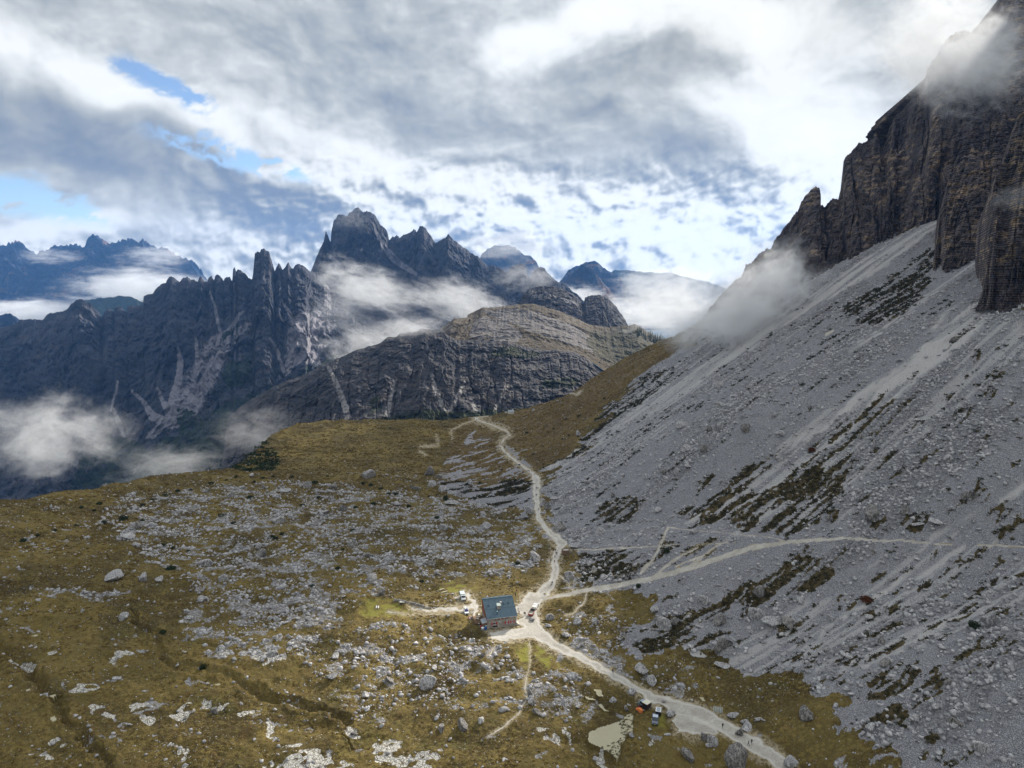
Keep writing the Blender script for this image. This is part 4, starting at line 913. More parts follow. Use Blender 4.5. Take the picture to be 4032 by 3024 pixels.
# ---- dwarf pine shrubs
def mat_leaf(name, a, b):
    k = NT(name); n = k.noise(k.pos(), 3.0, 3, .6)
    return k.out(k.mix(n, a, b), .8, None, .15)
M_pine = mat_leaf('dwarf_pine_green', (.012, .022, .010), (.040, .058, .022)); M_red = mat_leaf('autumn_russet', (.05, .018, .008), (.13, .045, .018)); M_twig = plain('bark', (.07, .05, .035), .9)
def shrub_mesh(seed, n=420, flat=.42, mat=None):
    r = np.random.RandomState(seed)
    p = r.normal(size=(n, 3)); p /= np.linalg.norm(p, axis=1)[:, None]; p[:, 2] = np.abs(p[:, 2])
    lob = 1 + .35 * fbm(p[:, 0] * 2 + seed, p[:, 1] * 2, p[:, 2] * 2, oct=2, seed=seed)
    p = p * (r.rand(n) ** .4 * lob)[:, None]; p[:, 2] *= flat * 2
    q = r.normal(size=(n, 3)); q /= np.linalg.norm(q, axis=1)[:, None]; w = np.cross(q, r.normal(size=(n, 3))); w /= np.linalg.norm(w, axis=1)[:, None]
    s = (.10 + .10 * r.rand(n))[:, None]
    V = np.stack([p - q * s, p + w * s * .6, p + q * s, p - w * s * .6], 1).reshape(-1, 3)
    return raw_mesh('foliage', V, np.arange(n * 4).reshape(n, 4), mat or M_pine)
SH = [shrub_mesh(s, flat=f) for s, f in ((1, .4), (2, .5), (3, .34))]; SHR = shrub_mesh(9, 700, .6, M_red); SHG = shrub_mesh(12, 500, .7)
mb = MB()
for i in range(7): mb.tube((0, 0, -.1), (.55 * math.cos(i * .9), .55 * math.sin(i * .9), .3), .05, .02, 5)
st_o = mb.build('stem', M_twig); st_me = st_o.data; bpy.data.objects.remove(st_o)
def shrub(px, py, w, label, group=None, kind=0, hs=1.0):
    x, y, z = hit(px, py); wd = w / FL * math.hypot(x, math.hypot(y, z)) / 2 / 1.05
    e = empty('shrub', (x, y, z), random.uniform(0, 6)); e.scale = (wd, wd, wd * hs); tag(e, label, 'shrub', group)
    f = link('foliage', SHR if kind == 'r' else SHG if kind == 'g' else SH[kind % 3], e); s = link('stem', st_me, e)
shrub(3413,2368,42,'round rust-red bush alone on the pale scree right of centre',kind='r',hs=.7)
shrub(3198,1776,30,'brown-red bush high on the scree beside a gully',kind='r',hs=.7)
shrub(3835,2470,40,'dark green bush on the lower right scree',kind=1); shrub(2036,2222,34,'dark flat bush in grass left of the road behind the hut',kind=0,hs=.7)
shrub(2626,2176,28,'dark round bush between the branching footpaths',kind='g',hs=.9); shrub(2513,2312,24,'small dark bush on the lip of the pale track',kind=1)
shrub(1755,1968,22,'upright yellow-green bush beside the streaked scree foot',kind='g',hs=1.4)
shrub(672,2242,36,'dark bush in the middle of the left meadow',kind=2); shrub(640,2492,26,'dark bush low on the left meadow beneath the slabs',kind=0)
shrub(800,2632,30,'dark bush on the shaded bank of the left meadow',kind=1); shrub(486,2048,34,'dark bush on the upper left meadow rim',kind=1)
far_sh = [(650,1950),(700,1935),(750,1930),(560,1990),(600,1970),(390,1985),(370,2010),(320,2000),(830,1905),(890,1892),(930,1880),(1035,1882),(1075,1878),(1150,1880),(1290,1875),(1430,1905),(1460,1912),(1500,1925),(1530,1945),(1560,1950),(1690,1955),(1720,1952),(1610,1995),(1720,2040),(1765,2122),(1520,2110),(1070,2115),(1085,2122),(1110,2105),(1010,2152),(1390,2090),(1350,2165),(1150,2175),(1330,2240),(1230,2310),(1660,2290),(1240,1900),(1000,1900),(870,2030),(920,2060),(640,2150),(680,2160),(740,2170),(410,2060),(300,2070),(215,2090),(150,2110),(90,2130),(560,2050),(985,1960),(1190,1990),(1255,1960),(1400,2000),(1470,1985)]
for i, (a, b) in enumerate(far_sh): shrub(a, b, random.uniform(14, 26), 'small dark dwarf pine on the far rocky meadow', 'dwarf pines on the far meadow', i, random.uniform(.6, 1))
far_s2 = [(1850,1800),(1890,1904),(2030,1770),(2045,1830),(2100,1790),(2140,1760),(2160,1745),(2215,1730),(2240,1715),(2075,1705),(2180,1690),(2120,1680),(2230,1650),(2280,1640),(2140,1828),(2170,1815),(1930,1760),(1975,1850),(1900,1790),(2530,1520),(2590,1505),(2650,1470),(2760,1425),(2380,1570)]
for i, (a, b) in enumerate(far_s2): shrub(a, b, random.uniform(8, 18), 'tiny dark shrub on the brown flank beside the upper road', 'shrubs on the brown flank', i, random.uniform(.6, 1))
# low turf cushions tufts on the scree: uncountable
def tufts(name, N, fm, label, mat, smin, smax, seed, flat=.5):
    rs = np.random.RandomState(seed); wgt = (fm * area).ravel(); cdf = np.cumsum(wgt) / wgt.sum()
    i = np.minimum(np.searchsorted(cdf, rs.rand(N)), NR * NCOL - 1); r_i, c_i = i // NCOL, i % NCOL
    r = rr[r_i] + (rs.rand(N) - .5) * np.gradient(rr)[r_i]; t = th[c_i]; x, y = r * np.sin(t), r * np.cos(t); z = H(x, y)
    K = 14; s = rs.uniform(smin, smax, N) * np.clip(r / 240, .9, 2)
    c = rs.normal(size=(N, K, 3)) * .42; c[..., 2] = np.abs(c[..., 2]) * flat; c[..., 0] *= 1.5
    q = rs.normal(size=(N, K, 3)); q /= np.linalg.norm(q, axis=-1)[..., None]; w = np.cross(q, rs.normal(size=(N, K, 3))); w /= np.linalg.norm(w, axis=-1)[..., None]
    q *= .38; w *= .26
    V = np.stack([c - q, c + w, c + q, c - w], 2) * s[:, None, None, None] + np.stack([x, y, z], -1)[:, None, None, :]
    V = V.reshape(-1, 3); o = link(name, raw_mesh(name, V, np.arange(len(V)).reshape(-1, 4), mat)); tag(o, label, 'ground cover', kind='stuff')
M_turf = mat_leaf('tussock_grass', (.08, .058, .020), (.25, .175, .055)); M_heath = mat_leaf('dark_cushion_plants', (.022, .024, .012), (.06, .052, .022))
tufts('tussock_grass', 36000, (veg > .6) * vis * free * (~scree) * (.25 + clump) * np.clip(240 / RR, .2, 1.3) * hutfree, 'brown tussock grass covering the meadow', M_turf, .22, .6, 71)
tufts('cushion_plants', 11000, (veg > .5) * vis * free * scree * np.clip(240 / RR, .3, 1.3), 'dark cushion plants growing in streaks on the scree', M_heath, .3, .8, 72)
thick = in_poly(PXf, PYf, [(905,1850),(940,1790),(1000,1745),(1060,1740),(1100,1800),(1090,1850),(1000,1860)]) & (RR < RS_ + 45)
tufts('dwarf_pine_thicket', 230, thick * 1.0, 'dark dwarf pine thicket on the edge of the drop', M_pine, .8, 1.5, 73, .5)

pm = in_poly(PXf, PYf, [(2440,2800),(2510,2800),(2500,2900),(2460,2950),(2445,3000),(2385,2975),(2350,2945),(2400,2935),(2445,2900),(2440,2860)]) & (pond == 1)
tufts('pond_sedge', 130, pm * 1.0, 'dark sedge tufts standing in the shallow side of the pond', M_heath, .22, .42, 74, .8)
# ================================================================== THE MOUNTAIN HUT
C_ = lambda n, c, **k: plain(n, c, **k)
M_steel = C_('galvanised', (.38, .39, .40), rough=.45, metal=.5); M_white = C_('white_paint', (.74, .75, .75), rough=.35, coat=.3, var=.05); M_black = C_('black_rubber', (.018, .018, .02), rough=.8)
M_glass = C_('dark_glass', (.02, .03, .045), rough=.12, spec=.6); M_wood = C_('weathered_wood', (.20, .13, .08), rough=.85, var=.3, scale=9); M_paleW = C_('pale_timber', (.50, .44, .34), rough=.85, var=.2)
M_redp = C_('red_paint', (.42, .02, .025), rough=.5); M_red2 = C_('red_steel', (.30, .025, .03), rough=.5); M_dark = C_('dark_opening', (.012, .012, .014), rough=.9); M_navy = C_('navy_car_paint', (.025, .04, .085), rough=.22, coat=.6, spec=.5)
M_grey = C_('grey_sheet', (.30, .34, .38), rough=.5); M_orange = C_('orange_tarpaulin', (.62, .19, .05), rough=.7); M_blue = C_('blue_plastic', (.03, .10, .33), rough=.5); M_conc = C_('pale_concrete', (.46, .44, .40), rough=.9)
M_clad = C_('red_brown_cladding', (.19, .055, .035), rough=.8, var=.25, scale=6); M_cab = C_('cream_sheet', (.60, .58, .48), rough=.6)
def mat_stonewall():
    k = NT('rubble_masonry'); T = k.n('ShaderNodeTexCoord').outputs['Object']
    v = k.n('ShaderNodeTexVoronoi', {'Vector': k.n('ShaderNodeMapping', {'Vector': T, 'Scale': (1, 1, 1.5)}).outputs[0], 'Scale': 3.4}); ve = k.n('ShaderNodeTexVoronoi', {'Vector': k.n('ShaderNodeMapping', {'Vector': T, 'Scale': (1, 1, 1.5)}).outputs[0], 'Scale': 3.4}, feature='DISTANCE_TO_EDGE').outputs[0]
    s = k.n('ShaderNodeSeparateColor', {0: v.outputs['Color']}).outputs[0]
    c = k.mix(s, (.22, .19, .155), (.46, .41, .36)); c = k.mix(k.mapr(ve, .09, .02), c, (.40, .38, .35))
    c = k.mix(k.mapr(k.noise(T, .5, 4), .4, .7, 0, .4), c, (.22, .18, .15))
    return k.out(c, .95, k.bump(k.mapr(ve, .0, .12), .7, .06), .1)
def mat_roof():
    k = NT('blue_grey_sheet_roof'); T = k.n('ShaderNodeTexCoord').outputs['Object']
    n = k.noise(k.n('ShaderNodeMapping', {'Vector': T, 'Scale': (1, .25, 1)}).outputs[0], 1.6, 5, .6)
    c = k.mix(n, (.045, .085, .115), (.095, .145, .180))
    return k.out(c, .42, k.bump(k.noise(T, 2.5, 3), .08, .05), .45, .35)
M_stone, M_roof = mat_stonewall(), mat_roof()
HX, HY, HZ, HR = -9.7, 256.4, -133.0, rad(14.2)
hu = Vector((math.cos(HR), math.sin(HR), 0)); hn = Vector((-math.sin(HR), math.cos(HR), 0))
gz = float(min(H(HX, HY), H(HX + 11, HY + 3)))
hut = empty('mountain_hut', Vector((HX, HY, HZ)) + hu * 5.9 + hn * 5.5, HR)
tag(hut, 'stone mountain hut with blue-grey metal roof and red shutters beside the road', 'hut')
EV, RG, BE = (-5.5, 4.55), (2.5, 8.75), (5.5, 7.75)
mb = MB(); mb.prism([(-5.5, -1.5), (5.5, -1.5), (5.5, 7.6), (2.5, 8.5), (-5.5, 4.35)], -5.9, 5.9); mb.build('wall', M_stone, hut)
mb = MB(); mb.prism([(-5.3, 2.6), (5.3, 2.6), (5.4, 7.5), (2.5, 8.45), (-5.3, 4.3)], -5.96, -5.905); mb.build('cladding', M_clad, hut)
def roof_pt(t, off=0.0):   # t: 0 eave .. 1 ridge .. 2 back eave
    a, b = ((-6.05, 4.26), (2.5, 8.78)) if t <= 1 else ((2.5, 8.78), (5.95, 7.70)); f = t if t <= 1 else t - 1
    return (a[0] + (b[0] - a[0]) * f, a[1] + (b[1] - a[1]) * f + off)
mb = MB(); e0, r_, b0 = roof_pt(0), roof_pt(1), roof_pt(2)
mb.prism([e0, r_, b0, (b0[0], b0[1] - .16), (r_[0], r_[1] - .2), (e0[0], e0[1] - .16)], -6.3, 6.3)
sl = math.atan2(r_[1] - e0[1], r_[0] - e0[0]); Lf = math.hypot(r_[1] - e0[1], r_[0] - e0[0]); sb = math.atan2(b0[1] - r_[1], b0[0] - r_[0]); Lb = math.hypot(b0[1] - r_[1], b0[0] - r_[0])
for i in range(22):
    x = -6.24 + i * 12.48 / 21
    mb.box((x, (e0[0] + r_[0]) / 2, (e0[1] + r_[1]) / 2 + .035), (.045, Lf, .075), rx=sl); mb.box((x, (b0[0] + r_[0]) / 2, (b0[1] + r_[1]) / 2 + .035), (.045, Lb, .075), rx=sb)
mb.box((0, 2.5, 8.82), (12.7, .32, .10)); mb.box((0, -2.05, 6.42), (12.6, .05, .05), rx=sl)
roof = mb.build('roof', M_roof, hut)
mb = MB(); mb.tube((-6.3, -6.12, 4.16), (6.3, -6.12, 4.16), .09); mb.tube((-6.1, -6.1, 4.1), (-5.96, -5.62, .2), .05); mb.tube((5.96, -6.1, 4.1), (5.98, -5.58, .2), .05); mb.build('gutter', M_steel, hut)
for x, y in ((-4.5, -.5), (1.9, -.35), (3.8, -.2)):
    t = (y + 6.05) / 8.55; p = roof_pt(t)
    m1 = MB(); m1.box((x, p[0], p[1] + .06), (.78, 1.0, .14), rx=sl, bev=.02); f = m1.build('skylight', M_roof, roof)
    m1 = MB(); m1.box((x, p[0] - .03, p[1] + .14), (.60, .82, .03), rx=sl); m1.build('pane', M_glass, f)
for i in range(5):
    p = roof_pt(1.45); x = -4.4 + i * 2.15
    m1 = MB(); m1.prism([(p[0] - .35, p[1] + .05), (p[0] + .35, p[1] - .12), (p[0] + .3, p[1] + .16)], x - .45, x + .45); m1.build('roof_vent', C_('vent', (.10, .13, .15)) if i == 0 else bpy.data.materials['vent'], roof)
p = roof_pt(.47)
m1 = MB(); m1.box((-.55, p[0], p[1] + .45), (1.35, 1.15, 1.7)); ch = m1.build('chimney', M_stone, roof)
m1 = MB(); zc = p[1] + 1.34
vs = [m1.bm.verts.new(v) for v in [(-1.42, p[0] - .75, zc), (.32, p[0] - .75, zc), (.32, p[0] + .9, zc + .12), (-1.42, p[0] + .9, zc + .12), (-1.3, p[0] + .9, zc + .55), (.05, p[0] + .55, zc + .5)]]
for f in [(0, 1, 2, 3)[::-1], (0, 1, 5), (0, 5, 4), (0, 4, 3), (1, 2, 5), (2, 3, 4, 5)]: m1.bm.faces.new([vs[i] for i in f])
m1.build('chimney_cap', C_('pale_flashing', (.46, .52, .48), rough=.4, metal=.3), ch)
q = roof_pt(.58)
m1 = MB(); m1.box((.55, q[0] + .3, q[1] + .6), (.42, .42, 1.5)); c2 = m1.build('chimney', M_stone, roof); m1 = MB(); m1.box((.55, q[0] + .3, q[1] + 1.42), (.66, .62, .09), bev=.02); m1.build('chimney_cap', C_('pinkish_slab', (.60, .48, .46)), c2)
q = roof_pt(.18); m1 = MB(); m1.tube((-1.75, q[0], q[1] - .1), (-1.75, q[0], q[1] + 1.25), .16, n=12); c3 = m1.build('flue', M_roof, roof); m1 = MB(); m1.tube((-1.75, q[0], q[1] + 1.25), (-1.75, q[0], q[1] + 1.36), .27, .18, 12); m1.build('flue_cap', C_('mint_cap', (.42, .58, .56)), c3)
def window(x0, x1, z0, z1, shm, shw, fm, y=-5.5, glass=None):
    m1 = MB(); w = x1 - x0; cx = (x0 + x1) / 2
    a, b = x0 + shw, x1 - shw
    m1.box((a, y - .03, (z0 + z1) / 2), (.09, .10, z1 - z0)); m1.box((b, y - .03, (z0 + z1) / 2), (.09, .10, z1 - z0)); m1.box((cx, y - .03, z0), (b - a + .08, .14, .09)); m1.box((cx, y - .03, z1), (b - a + .08, .10, .09)); m1.box((cx, y - .035, (z0 + z1) / 2), (.05, .06, z1 - z0))
    f = m1.build('window', fm, hut)
    m1 = MB(); m1.box((cx, y - .012, (z0 + z1) / 2), (b - a - .06, .02, z1 - z0 - .06)); m1.build('pane', glass or M_glass, f)
    for xa, xb in ((x0, a - .05), (b + .05, x1)):
        m1 = MB(); m1.box(((xa + xb) / 2, y - .06, (z0 + z1) / 2), (xb - xa, .05, z1 - z0 + .06), bev=.01)
        for k in range(6): m1.box(((xa + xb) / 2, y - .095, z0 + .08 + k * (z1 - z0 - .1) / 5), (xb - xa - .06, .02, .05))
        m1.build('shutter', shm, f)
M_brs = C_('brown_shutter', (.17, .065, .025), rough=.7)
window(-4.35, -2.0, 1.35, 2.35, M_redp, .62, M_white); window(1.1, 2.85, 1.15, 2.25, M_redp, .55, M_white); window(3.4, 5.1, 1.2, 2.3, M_redp, .55, M_white)
window(-2.85, -1.62, 3.3, 4.05, M_brs, .34, M_wood, glass=M_paleW); window(-1.52, .42, 3.3, 4.08, M_brs, .72, M_wood, glass=M_cab); window(1.15, 2.8, 3.35, 4.1, M_brs, .5, M_wood)
m1 = MB(); m1.box((-.85, -5.53, 2.35), (1.25, .05, .34), bev=.01); m1.build('sign', C_('pale_blue_plate', (.42, .47, .54)), hut)
m1 = MB(); m1.box((-2.9, -5.54, .45), (2.1, .06, .75)); m1.build('door', M_dark, hut)
m1 = MB(); m1.box((-1.5, -5.56, .6), (.42, .10, 1.2)); m1.build('pillar', M_conc, hut)
m1 = MB(); m1.box((.9, -5.66, -.15), (10.0, .34, .9), bev=.03); m1.build('plinth', M_stone, hut)
m1 = MB(); m1.prism([(5.905, -.6), (7.3, -.6), (7.3, .12), (5.905, 1.25)], -5.7, -3.2, axis='y'); m1.build('ramp', M_conc, hut)
m1 = MB(); m1.box((-5.7, -5.8, .55), (1.25, .7, 1.9), bev=.04); m1.build('buttress', M_stone, hut)
an = MB(); an.box((-6.9, -3.6, 1.2), (1.9, 3.2, 2.6)); an.build('annex', M_wood, hut); an = MB(); an.box((-6.95, -3.7, 2.62), (2.4, 3.8, .10), ry=rad(-9)); an.build('annex_roof', M_grey, hut)
# terrace beside the gable
ter = empty('terrace', Vector((HX, HY, HZ)) - hu * 2.4 + hn * 7.2, HR); tag(ter, 'wooden terrace with railing against the left gable of the hut', 'terrace')
mb = MB(); 
for i in range(22): mb.box((-1.9 + i * .19, 0, .62), (.17, 6.6, .05))
mb.build('deck', M_wood, ter); mb = MB()
for i in range(9): mb.tube((-1.95, -3.2 + i * .8, -.4), (-1.95, -3.2 + i * .8, 1.6), .06)
mb.box((-1.95, 0, 1.62), (.10, 6.7, .07)); mb.box((-1.95, 0, 1.2), (.05, 6.6, .10)); mb.box((-1.95, 0, .9), (.05, 6.6, .10)); mb.box((0, -3.3, 1.62), (3.9, .10, .07)); mb.box((0, -3.3, 1.1), (3.9, .05, .3)); mb.build('railing', M_wood, ter)
M_cup = C_('white_cloth', (.72, .70, .62))
def hutpt(x, y, z=0): v = Vector((HX, HY, HZ)) + hu * (x + 5.9) + hn * (y + 5.5); return (v.x, v.y, HZ + z)
for i, (x, y) in enumerate(((-7.2, 4.2), (-8.6, 1.2), (-7.9, 2.7))):
    t = empty('picnic_table', hutpt(x, y, .65), HR + .3 * i); tag(t, ['white topped table in the back corner of the terrace', 'wooden table beside the terrace railing', 'wooden table in the middle of the terrace'][i], 'table', 'terrace tables')
    m1 = MB(); m1.box((0, 0, .74), (.9, 1.5, .05), bev=.01); m1.build('tabletop', M_cup if i == 0 else M_paleW, t); m1 = MB()
    for sx in (-.35, .35):
        for sy in (-.6, .6): m1.tube((sx, sy, 0), (sx * .7, sy, .74), .035)
    m1.build('leg', M_wood, t)
# things standing round the left corner of the hut
def prop(name, label, cat, loc, rz=0, group=None): e = empty(name, loc, rz); tag(e, label, cat, group); return e
e = prop('waste_bin', 'blue wheeled bin at the lower left corner of the hut', 'bin', hutpt(-6.9, -6.0), HR)
m1 = MB(); m1.prism([(-.38, 0), (.38, 0), (.48, 1.15), (-.48, 1.15)], -.45, .45, axis='y', bev=.03); m1.build('body', M_blue, e); m1 = MB(); m1.box((0, 0, 1.2), (1.06, 1.0, .09), bev=.04); m1.build('lid', M_blue, e)
e = prop('storage_box', 'white box with tilted lid beside the blue bin', 'box', hutpt(-8.0, -5.9), HR + .3)
m1 = MB(); m1.box((0, 0, .4), (1.0, .8, .8), bev=.03); m1.build('body', M_grey, e); m1 = MB(); m1.box((0, 0, .9), (1.15, 1.0, .07), rx=.18, bev=.02); m1.build('lid', M_white, e)
e = prop('water_tank', 'pale grey-green tank against the lower left wall of the hut', 'tank', hutpt(-6.6, -4.9 - .9), HR)
m1 = MB(); m1.tube((0, .1, .0), (0, .1, 1.5), .42, n=16); m1.ball((0, .1, 1.5), (.84, .84, .4)); m1.build('body', C_('grey_green_plastic', (.32, .40, .36)), e); m1 = MB(); m1.tube((0, .1, 1.68), (0, .1, 1.78), .14, n=12); m1.build('lid', M_black, e)
e = prop('gas_locker', 'small dark red cabinet left of the tank', 'cabinet', hutpt(-8.3, -4.3), HR)
m1 = MB(); m1.box((0, 0, .5), (.8, .6, 1.0), bev=.02); m1.build('body', M_red2, e); m1 = MB(); m1.box((0, -.32, .5), (.66, .03, .86), bev=.01); m1.build('door', M_redp, e)
e = prop('satellite_dish', 'white dish on a short mast left of the hut annex', 'dish', hutpt(-8.9, -3.0), 0.4)
m1 = MB(); m1.tube((0, 0, 0), (0, 0, 1.0), .04); m1.build('mast', M_steel, e); m1 = MB(); m1.tube((0, -.06, 1.25), (0, .10, 1.40), .44, .15, 16); m1.build('dish', M_white, e)
e = prop('bin', 'grey lidded bin at the annex wall', 'bin', hutpt(-8.4, -3.2), HR); m1 = MB(); m1.tube((0, 0, 0), (0, 0, .8), .26, .32, 12); m1.build('body', M_grey, e); m1 = MB(); m1.tube((0, 0, .8), (0, 0, .9), .35, .30, 12); m1.build('lid', M_dark, e)

# ------------------------------------------------------------------ vehicles; local frame: x forward, z up
def wheels(e, xs, yw, r, mat=M_black, w=.24):
    for x in xs:
        for s in (-1, 1):
            m1 = MB(); m1.tube((x, s * yw - w / 2, r), (x, s * yw + w / 2, r), r, n=18); t = m1.build('wheel', mat, e)
            m1 = MB(); m1.tube((x, s * yw + s * (w / 2) , r), (x, s * yw + s * (w / 2 + .02), r), r * .58, n=12); m1.build('rim', M_steel, t)
def lamp(e, x, y, z, mat, name='headlight'): m1 = MB(); m1.box((x, y, z), (.06, .30, .16), bev=.02); m1.build(name, mat, e)
M_lamp = C_('lamp_glass', (.6, .62, .62), rough=.2); M_tail = C_('tail_lamp', (.35, .02, .02), rough=.3); M_plate = C_('number_plate', (.62, .62, .5))
def body_prism(e, name, prof, half, mat, bev=.06, taper=None):
    m1 = MB(); m1.prism(prof, -half, half, axis='y', bev=bev); return m1.build(name, mat, e)
def head(px, py, dx, dy):  # heading from a world direction
    return math.atan2(dy, dx)
def vehicle(name, label, cat, px, py, rz, group=None):
    x, y, z = hit(px, py); t = .6
    e = empty(name, (x, y, z + .02), rz); tag(e, label, cat, group); return e
def side_glass(e, prof, half, mat=M_glass, name='window'):
    for s in (-1, 1):
        m1 = MB(); m1.prism(prof, s * (half - .03), s * (half + .012), axis='y'); m1.build(name, mat, e)
# white box van
e = vehicle('delivery_truck', 'white light truck with grey canvas box parked on grass left of the hut', 'truck', 1822, 2358, head(0, 0, .24, -.97))
body_prism(e, 'cab', [(.7, .45), (2.75, .45), (2.8, .95), (2.65, 1.15), (1.95, 1.38), (1.35, 2.1), (.7, 2.15)], .95, M_white)
m1 = MB(); m1.box((-1.05, 0, 1.6), (3.4, 2.05, 1.75), bev=.05); m1.build('cargo_box', C_('pale_green_canvas', (.52, .60, .60), rough=.6), e)
m1 = MB(); m1.box((-.8, 0, .6), (4.2, 1.2, .25)); m1.build('chassis', M_dark, e)
m1 = MB(); m1.prism([(1.98, 1.42), (1.42, 2.06), (1.46, 2.10), (2.03, 1.44)], -.82, .82, axis='y'); m1.build('windscreen', M_glass, e)
side_glass(e, [(.85, 1.4), (1.75, 1.4), (1.3, 1.98), (.85, 1.98)], .95); wheels(e, (-1.7, 1.95), .85, .37)
for s in (-1, 1): lamp(e, 2.78, s * .7, .85, M_lamp); m1 = MB(); m1.box((1.7, s * 1.1, 1.45), (.10, .22, .3), bev=.02); m1.build('mirror', M_black, e)
m1 = MB(); m1.box((2.82, 0, .52), (.12, 1.9, .24), bev=.03); m1.build('bumper', M_black, e)
# white SUV with roof box
e = vehicle('parked_car', 'white car with a roof box parked on the grass below the truck', 'car', 1836, 2414, head(0, 0, .22, -.975))
body_prism(e, 'body', [(-2.2, .35), (2.2, .35), (2.25, .75), (2.05, .98), (1.1, 1.08), (.45, 1.55), (-1.6, 1.6), (-2.15, 1.1), (-2.25, .7)], .9, M_white)
m1 = MB(); m1.prism([(1.14, 1.10), (.50, 1.56), (.54, 1.60), (1.19, 1.12)], -.74, .74, axis='y'); m1.build('windscreen', C_('blue_glass', (.03, .03, .16), rough=.15), e)
side_glass(e, [(-1.75, 1.1), (.9, 1.1), (.4, 1.48), (-1.5, 1.5)], .9); m1 = MB(); m1.box((-.5, 0, 1.607), (1.7, 1.25, .02)); m1.build('sunroof', bpy.data.materials['blue_glass'], e)
m1 = MB(); m1.box((-.75, -.28, 1.86), (1.9, .75, .34), bev=.12); m1.build('roof_box', C_('cream_box', (.72, .72, .62), rough=.4), e); m1 = MB(); m1.tube((0, -.75, 1.64), (0, .75, 1.64), .03); m1.tube((-1.2, -.75, 1.64), (-1.2, .75, 1.64), .03); m1.build('roof_rack', M_black, e)
wheels(e, (-1.4, 1.4), .8, .35)
for s in (-1, 1): lamp(e, 2.18, s * .65, .8, M_lamp)
m1 = MB(); m1.box((2.24, 0, .6), (.06, 1.0, .28), bev=.02); m1.build('grille', M_black, e)
# white crew pickup facing away up the road
dirw = head(0, 0, .33, .94)
e = vehicle('pickup_truck', 'white pickup with pale cargo cover on the yard ahead of the red trailer', 'pickup', 2109, 2394, dirw)
body_prism(e, 'body', [(-2.5, .5), (2.4, .5), (2.45, .9), (2.3, 1.08), (1.45, 1.15), (.85, 1.72), (-.45, 1.75), (-.6, 1.1), (-2.5, 1.1)], .92, M_white)
m1 = MB(); m1.box((-1.6, 0, 1.35), (1.95, 1.78, .55), bev=.05); m1.build('cargo_cover', M_cup, e)
m1 = MB(); m1.prism([(1.48, 1.18), (.9, 1.73), (.95, 1.76), (1.53, 1.2)], -.76, .76, axis='y'); m1.build('windscreen', M_glass, e)
side_glass(e, [(-.35, 1.18), (1.2, 1.18), (.8, 1.62), (-.35, 1.65)], .92); wheels(e, (-1.6, 1.6), .84, .38)
for s in (-1, 1): lamp(e, 2.4, s * .68, .88, M_lamp); lamp(e, -2.53, s * .78, .85, M_tail, 'tail_light')
e = vehicle('trailer', 'red open trailer with raised dark front board on the yard', 'trailer', 2092, 2423, dirw)
m1 = MB(); m1.box((0, 0, .72), (3.3, 1.75, .10)); m1.box((0, .85, 1.0), (3.3, .07, .5)); m1.box((0, -.85, 1.0), (3.3, .07, .5)); m1.box((-1.62, 0, 1.0), (.07, 1.75, .5)); m1.build('body', M_red2, e)
m1 = MB(); m1.box((0, 0, .92), (3.15, 1.6, .3)); m1.build('load', C_('grey_green_load', (.34, .36, .30), var=.25), e)
m1 = MB(); m1.box((1.62, 0, 1.45), (.07, 1.75, 1.35)); m1.build('headboard', C_('dark_board', (.045, .04, .035)), e)
m1 = MB(); m1.tube((1.65, 0, .6), (3.2, 0, .55), .06); m1.tube((1.65, .6, .6), (2.8, 0, .55), .05); m1.tube((1.65, -.6, .6), (2.8, 0, .55), .05); m1.build('drawbar', M_red2, e); wheels(e, (-.45, .35), .8, .33)
for s in (-1, 1): lamp(e, -1.68, s * .7, .68, M_tail, 'tail_light')
# navy pickup and its box trailer on the grass by the road
dd = head(0, 0, -.27, -.96)
e = vehicle('pickup_truck', 'dark blue pickup parked nose down on the grass by the pond', 'pickup', 2580, 2843, dd)
body_prism(e, 'body', [(-2.6, .5), (2.5, .5), (2.55, .95), (2.4, 1.15), (1.3, 1.22), (.65, 1.85), (-.9, 1.88), (-1.05, 1.2), (-2.6, 1.2)], .95, M_navy)
m1 = MB(); m1.prism([(1.34, 1.25), (.70, 1.86), (.75, 1.90), (1.4, 1.27)], -.8, .8, axis='y'); m1.build('windscreen', M_glass, e)
m1 = MB(); m1.box((-.15, 0, 1.90), (1.45, 1.55, .05), bev=.02); m1.build('roof_panel', C_('silver_roof', (.42, .48, .55), rough=.3, metal=.3), e)
side_glass(e, [(-.8, 1.28), (1.1, 1.28), (.6, 1.75), (-.8, 1.78)], .95); wheels(e, (-1.7, 1.7), .86, .4)
m1 = MB(); m1.box((-1.85, 0, 1.0), (1.4, 1.6, .3)); m1.build('load_bed', M_black, e)
for s in (-1, 1): lamp(e, 2.5, s * .7, .95, M_lamp); m1 = MB(); m1.box((1.0, s * 1.08, 1.35), (.10, .2, .22), bev=.02); m1.build('mirror', C_('yellow_mirror', (.6, .52, .25)) if s < 0 else M_black, e)
m1 = MB(); m1.box((2.58, 0, .72), (.05, .5, .13)); m1.build('number_plate', C_('yellowish_plate', (.5, .55, .12)), e)
e = vehicle('box_trailer', 'black box trailer with pale framed roof behind the dark blue pickup', 'trailer', 2592, 2816, dd)
m1 = MB(); m1.box((0, 0, 1.15), (2.4, 1.55, 1.5), bev=.03); m1.build('body', M_black, e); m1 = MB(); m1.box((0, 0, 1.94), (2.5, 1.66, .08), bev=.02); m1.build('roof', M_white, e); m1 = MB(); m1.box((0, 0, 1.99), (2.1, 1.2, .03)); m1.build('roof_panel', M_grey, e)
m1 = MB(); m1.tube((1.2, 0, .5), (2.6, 0, .5), .06); m1.build('drawbar', M_steel, e); wheels(e, (0,), .78, .33)
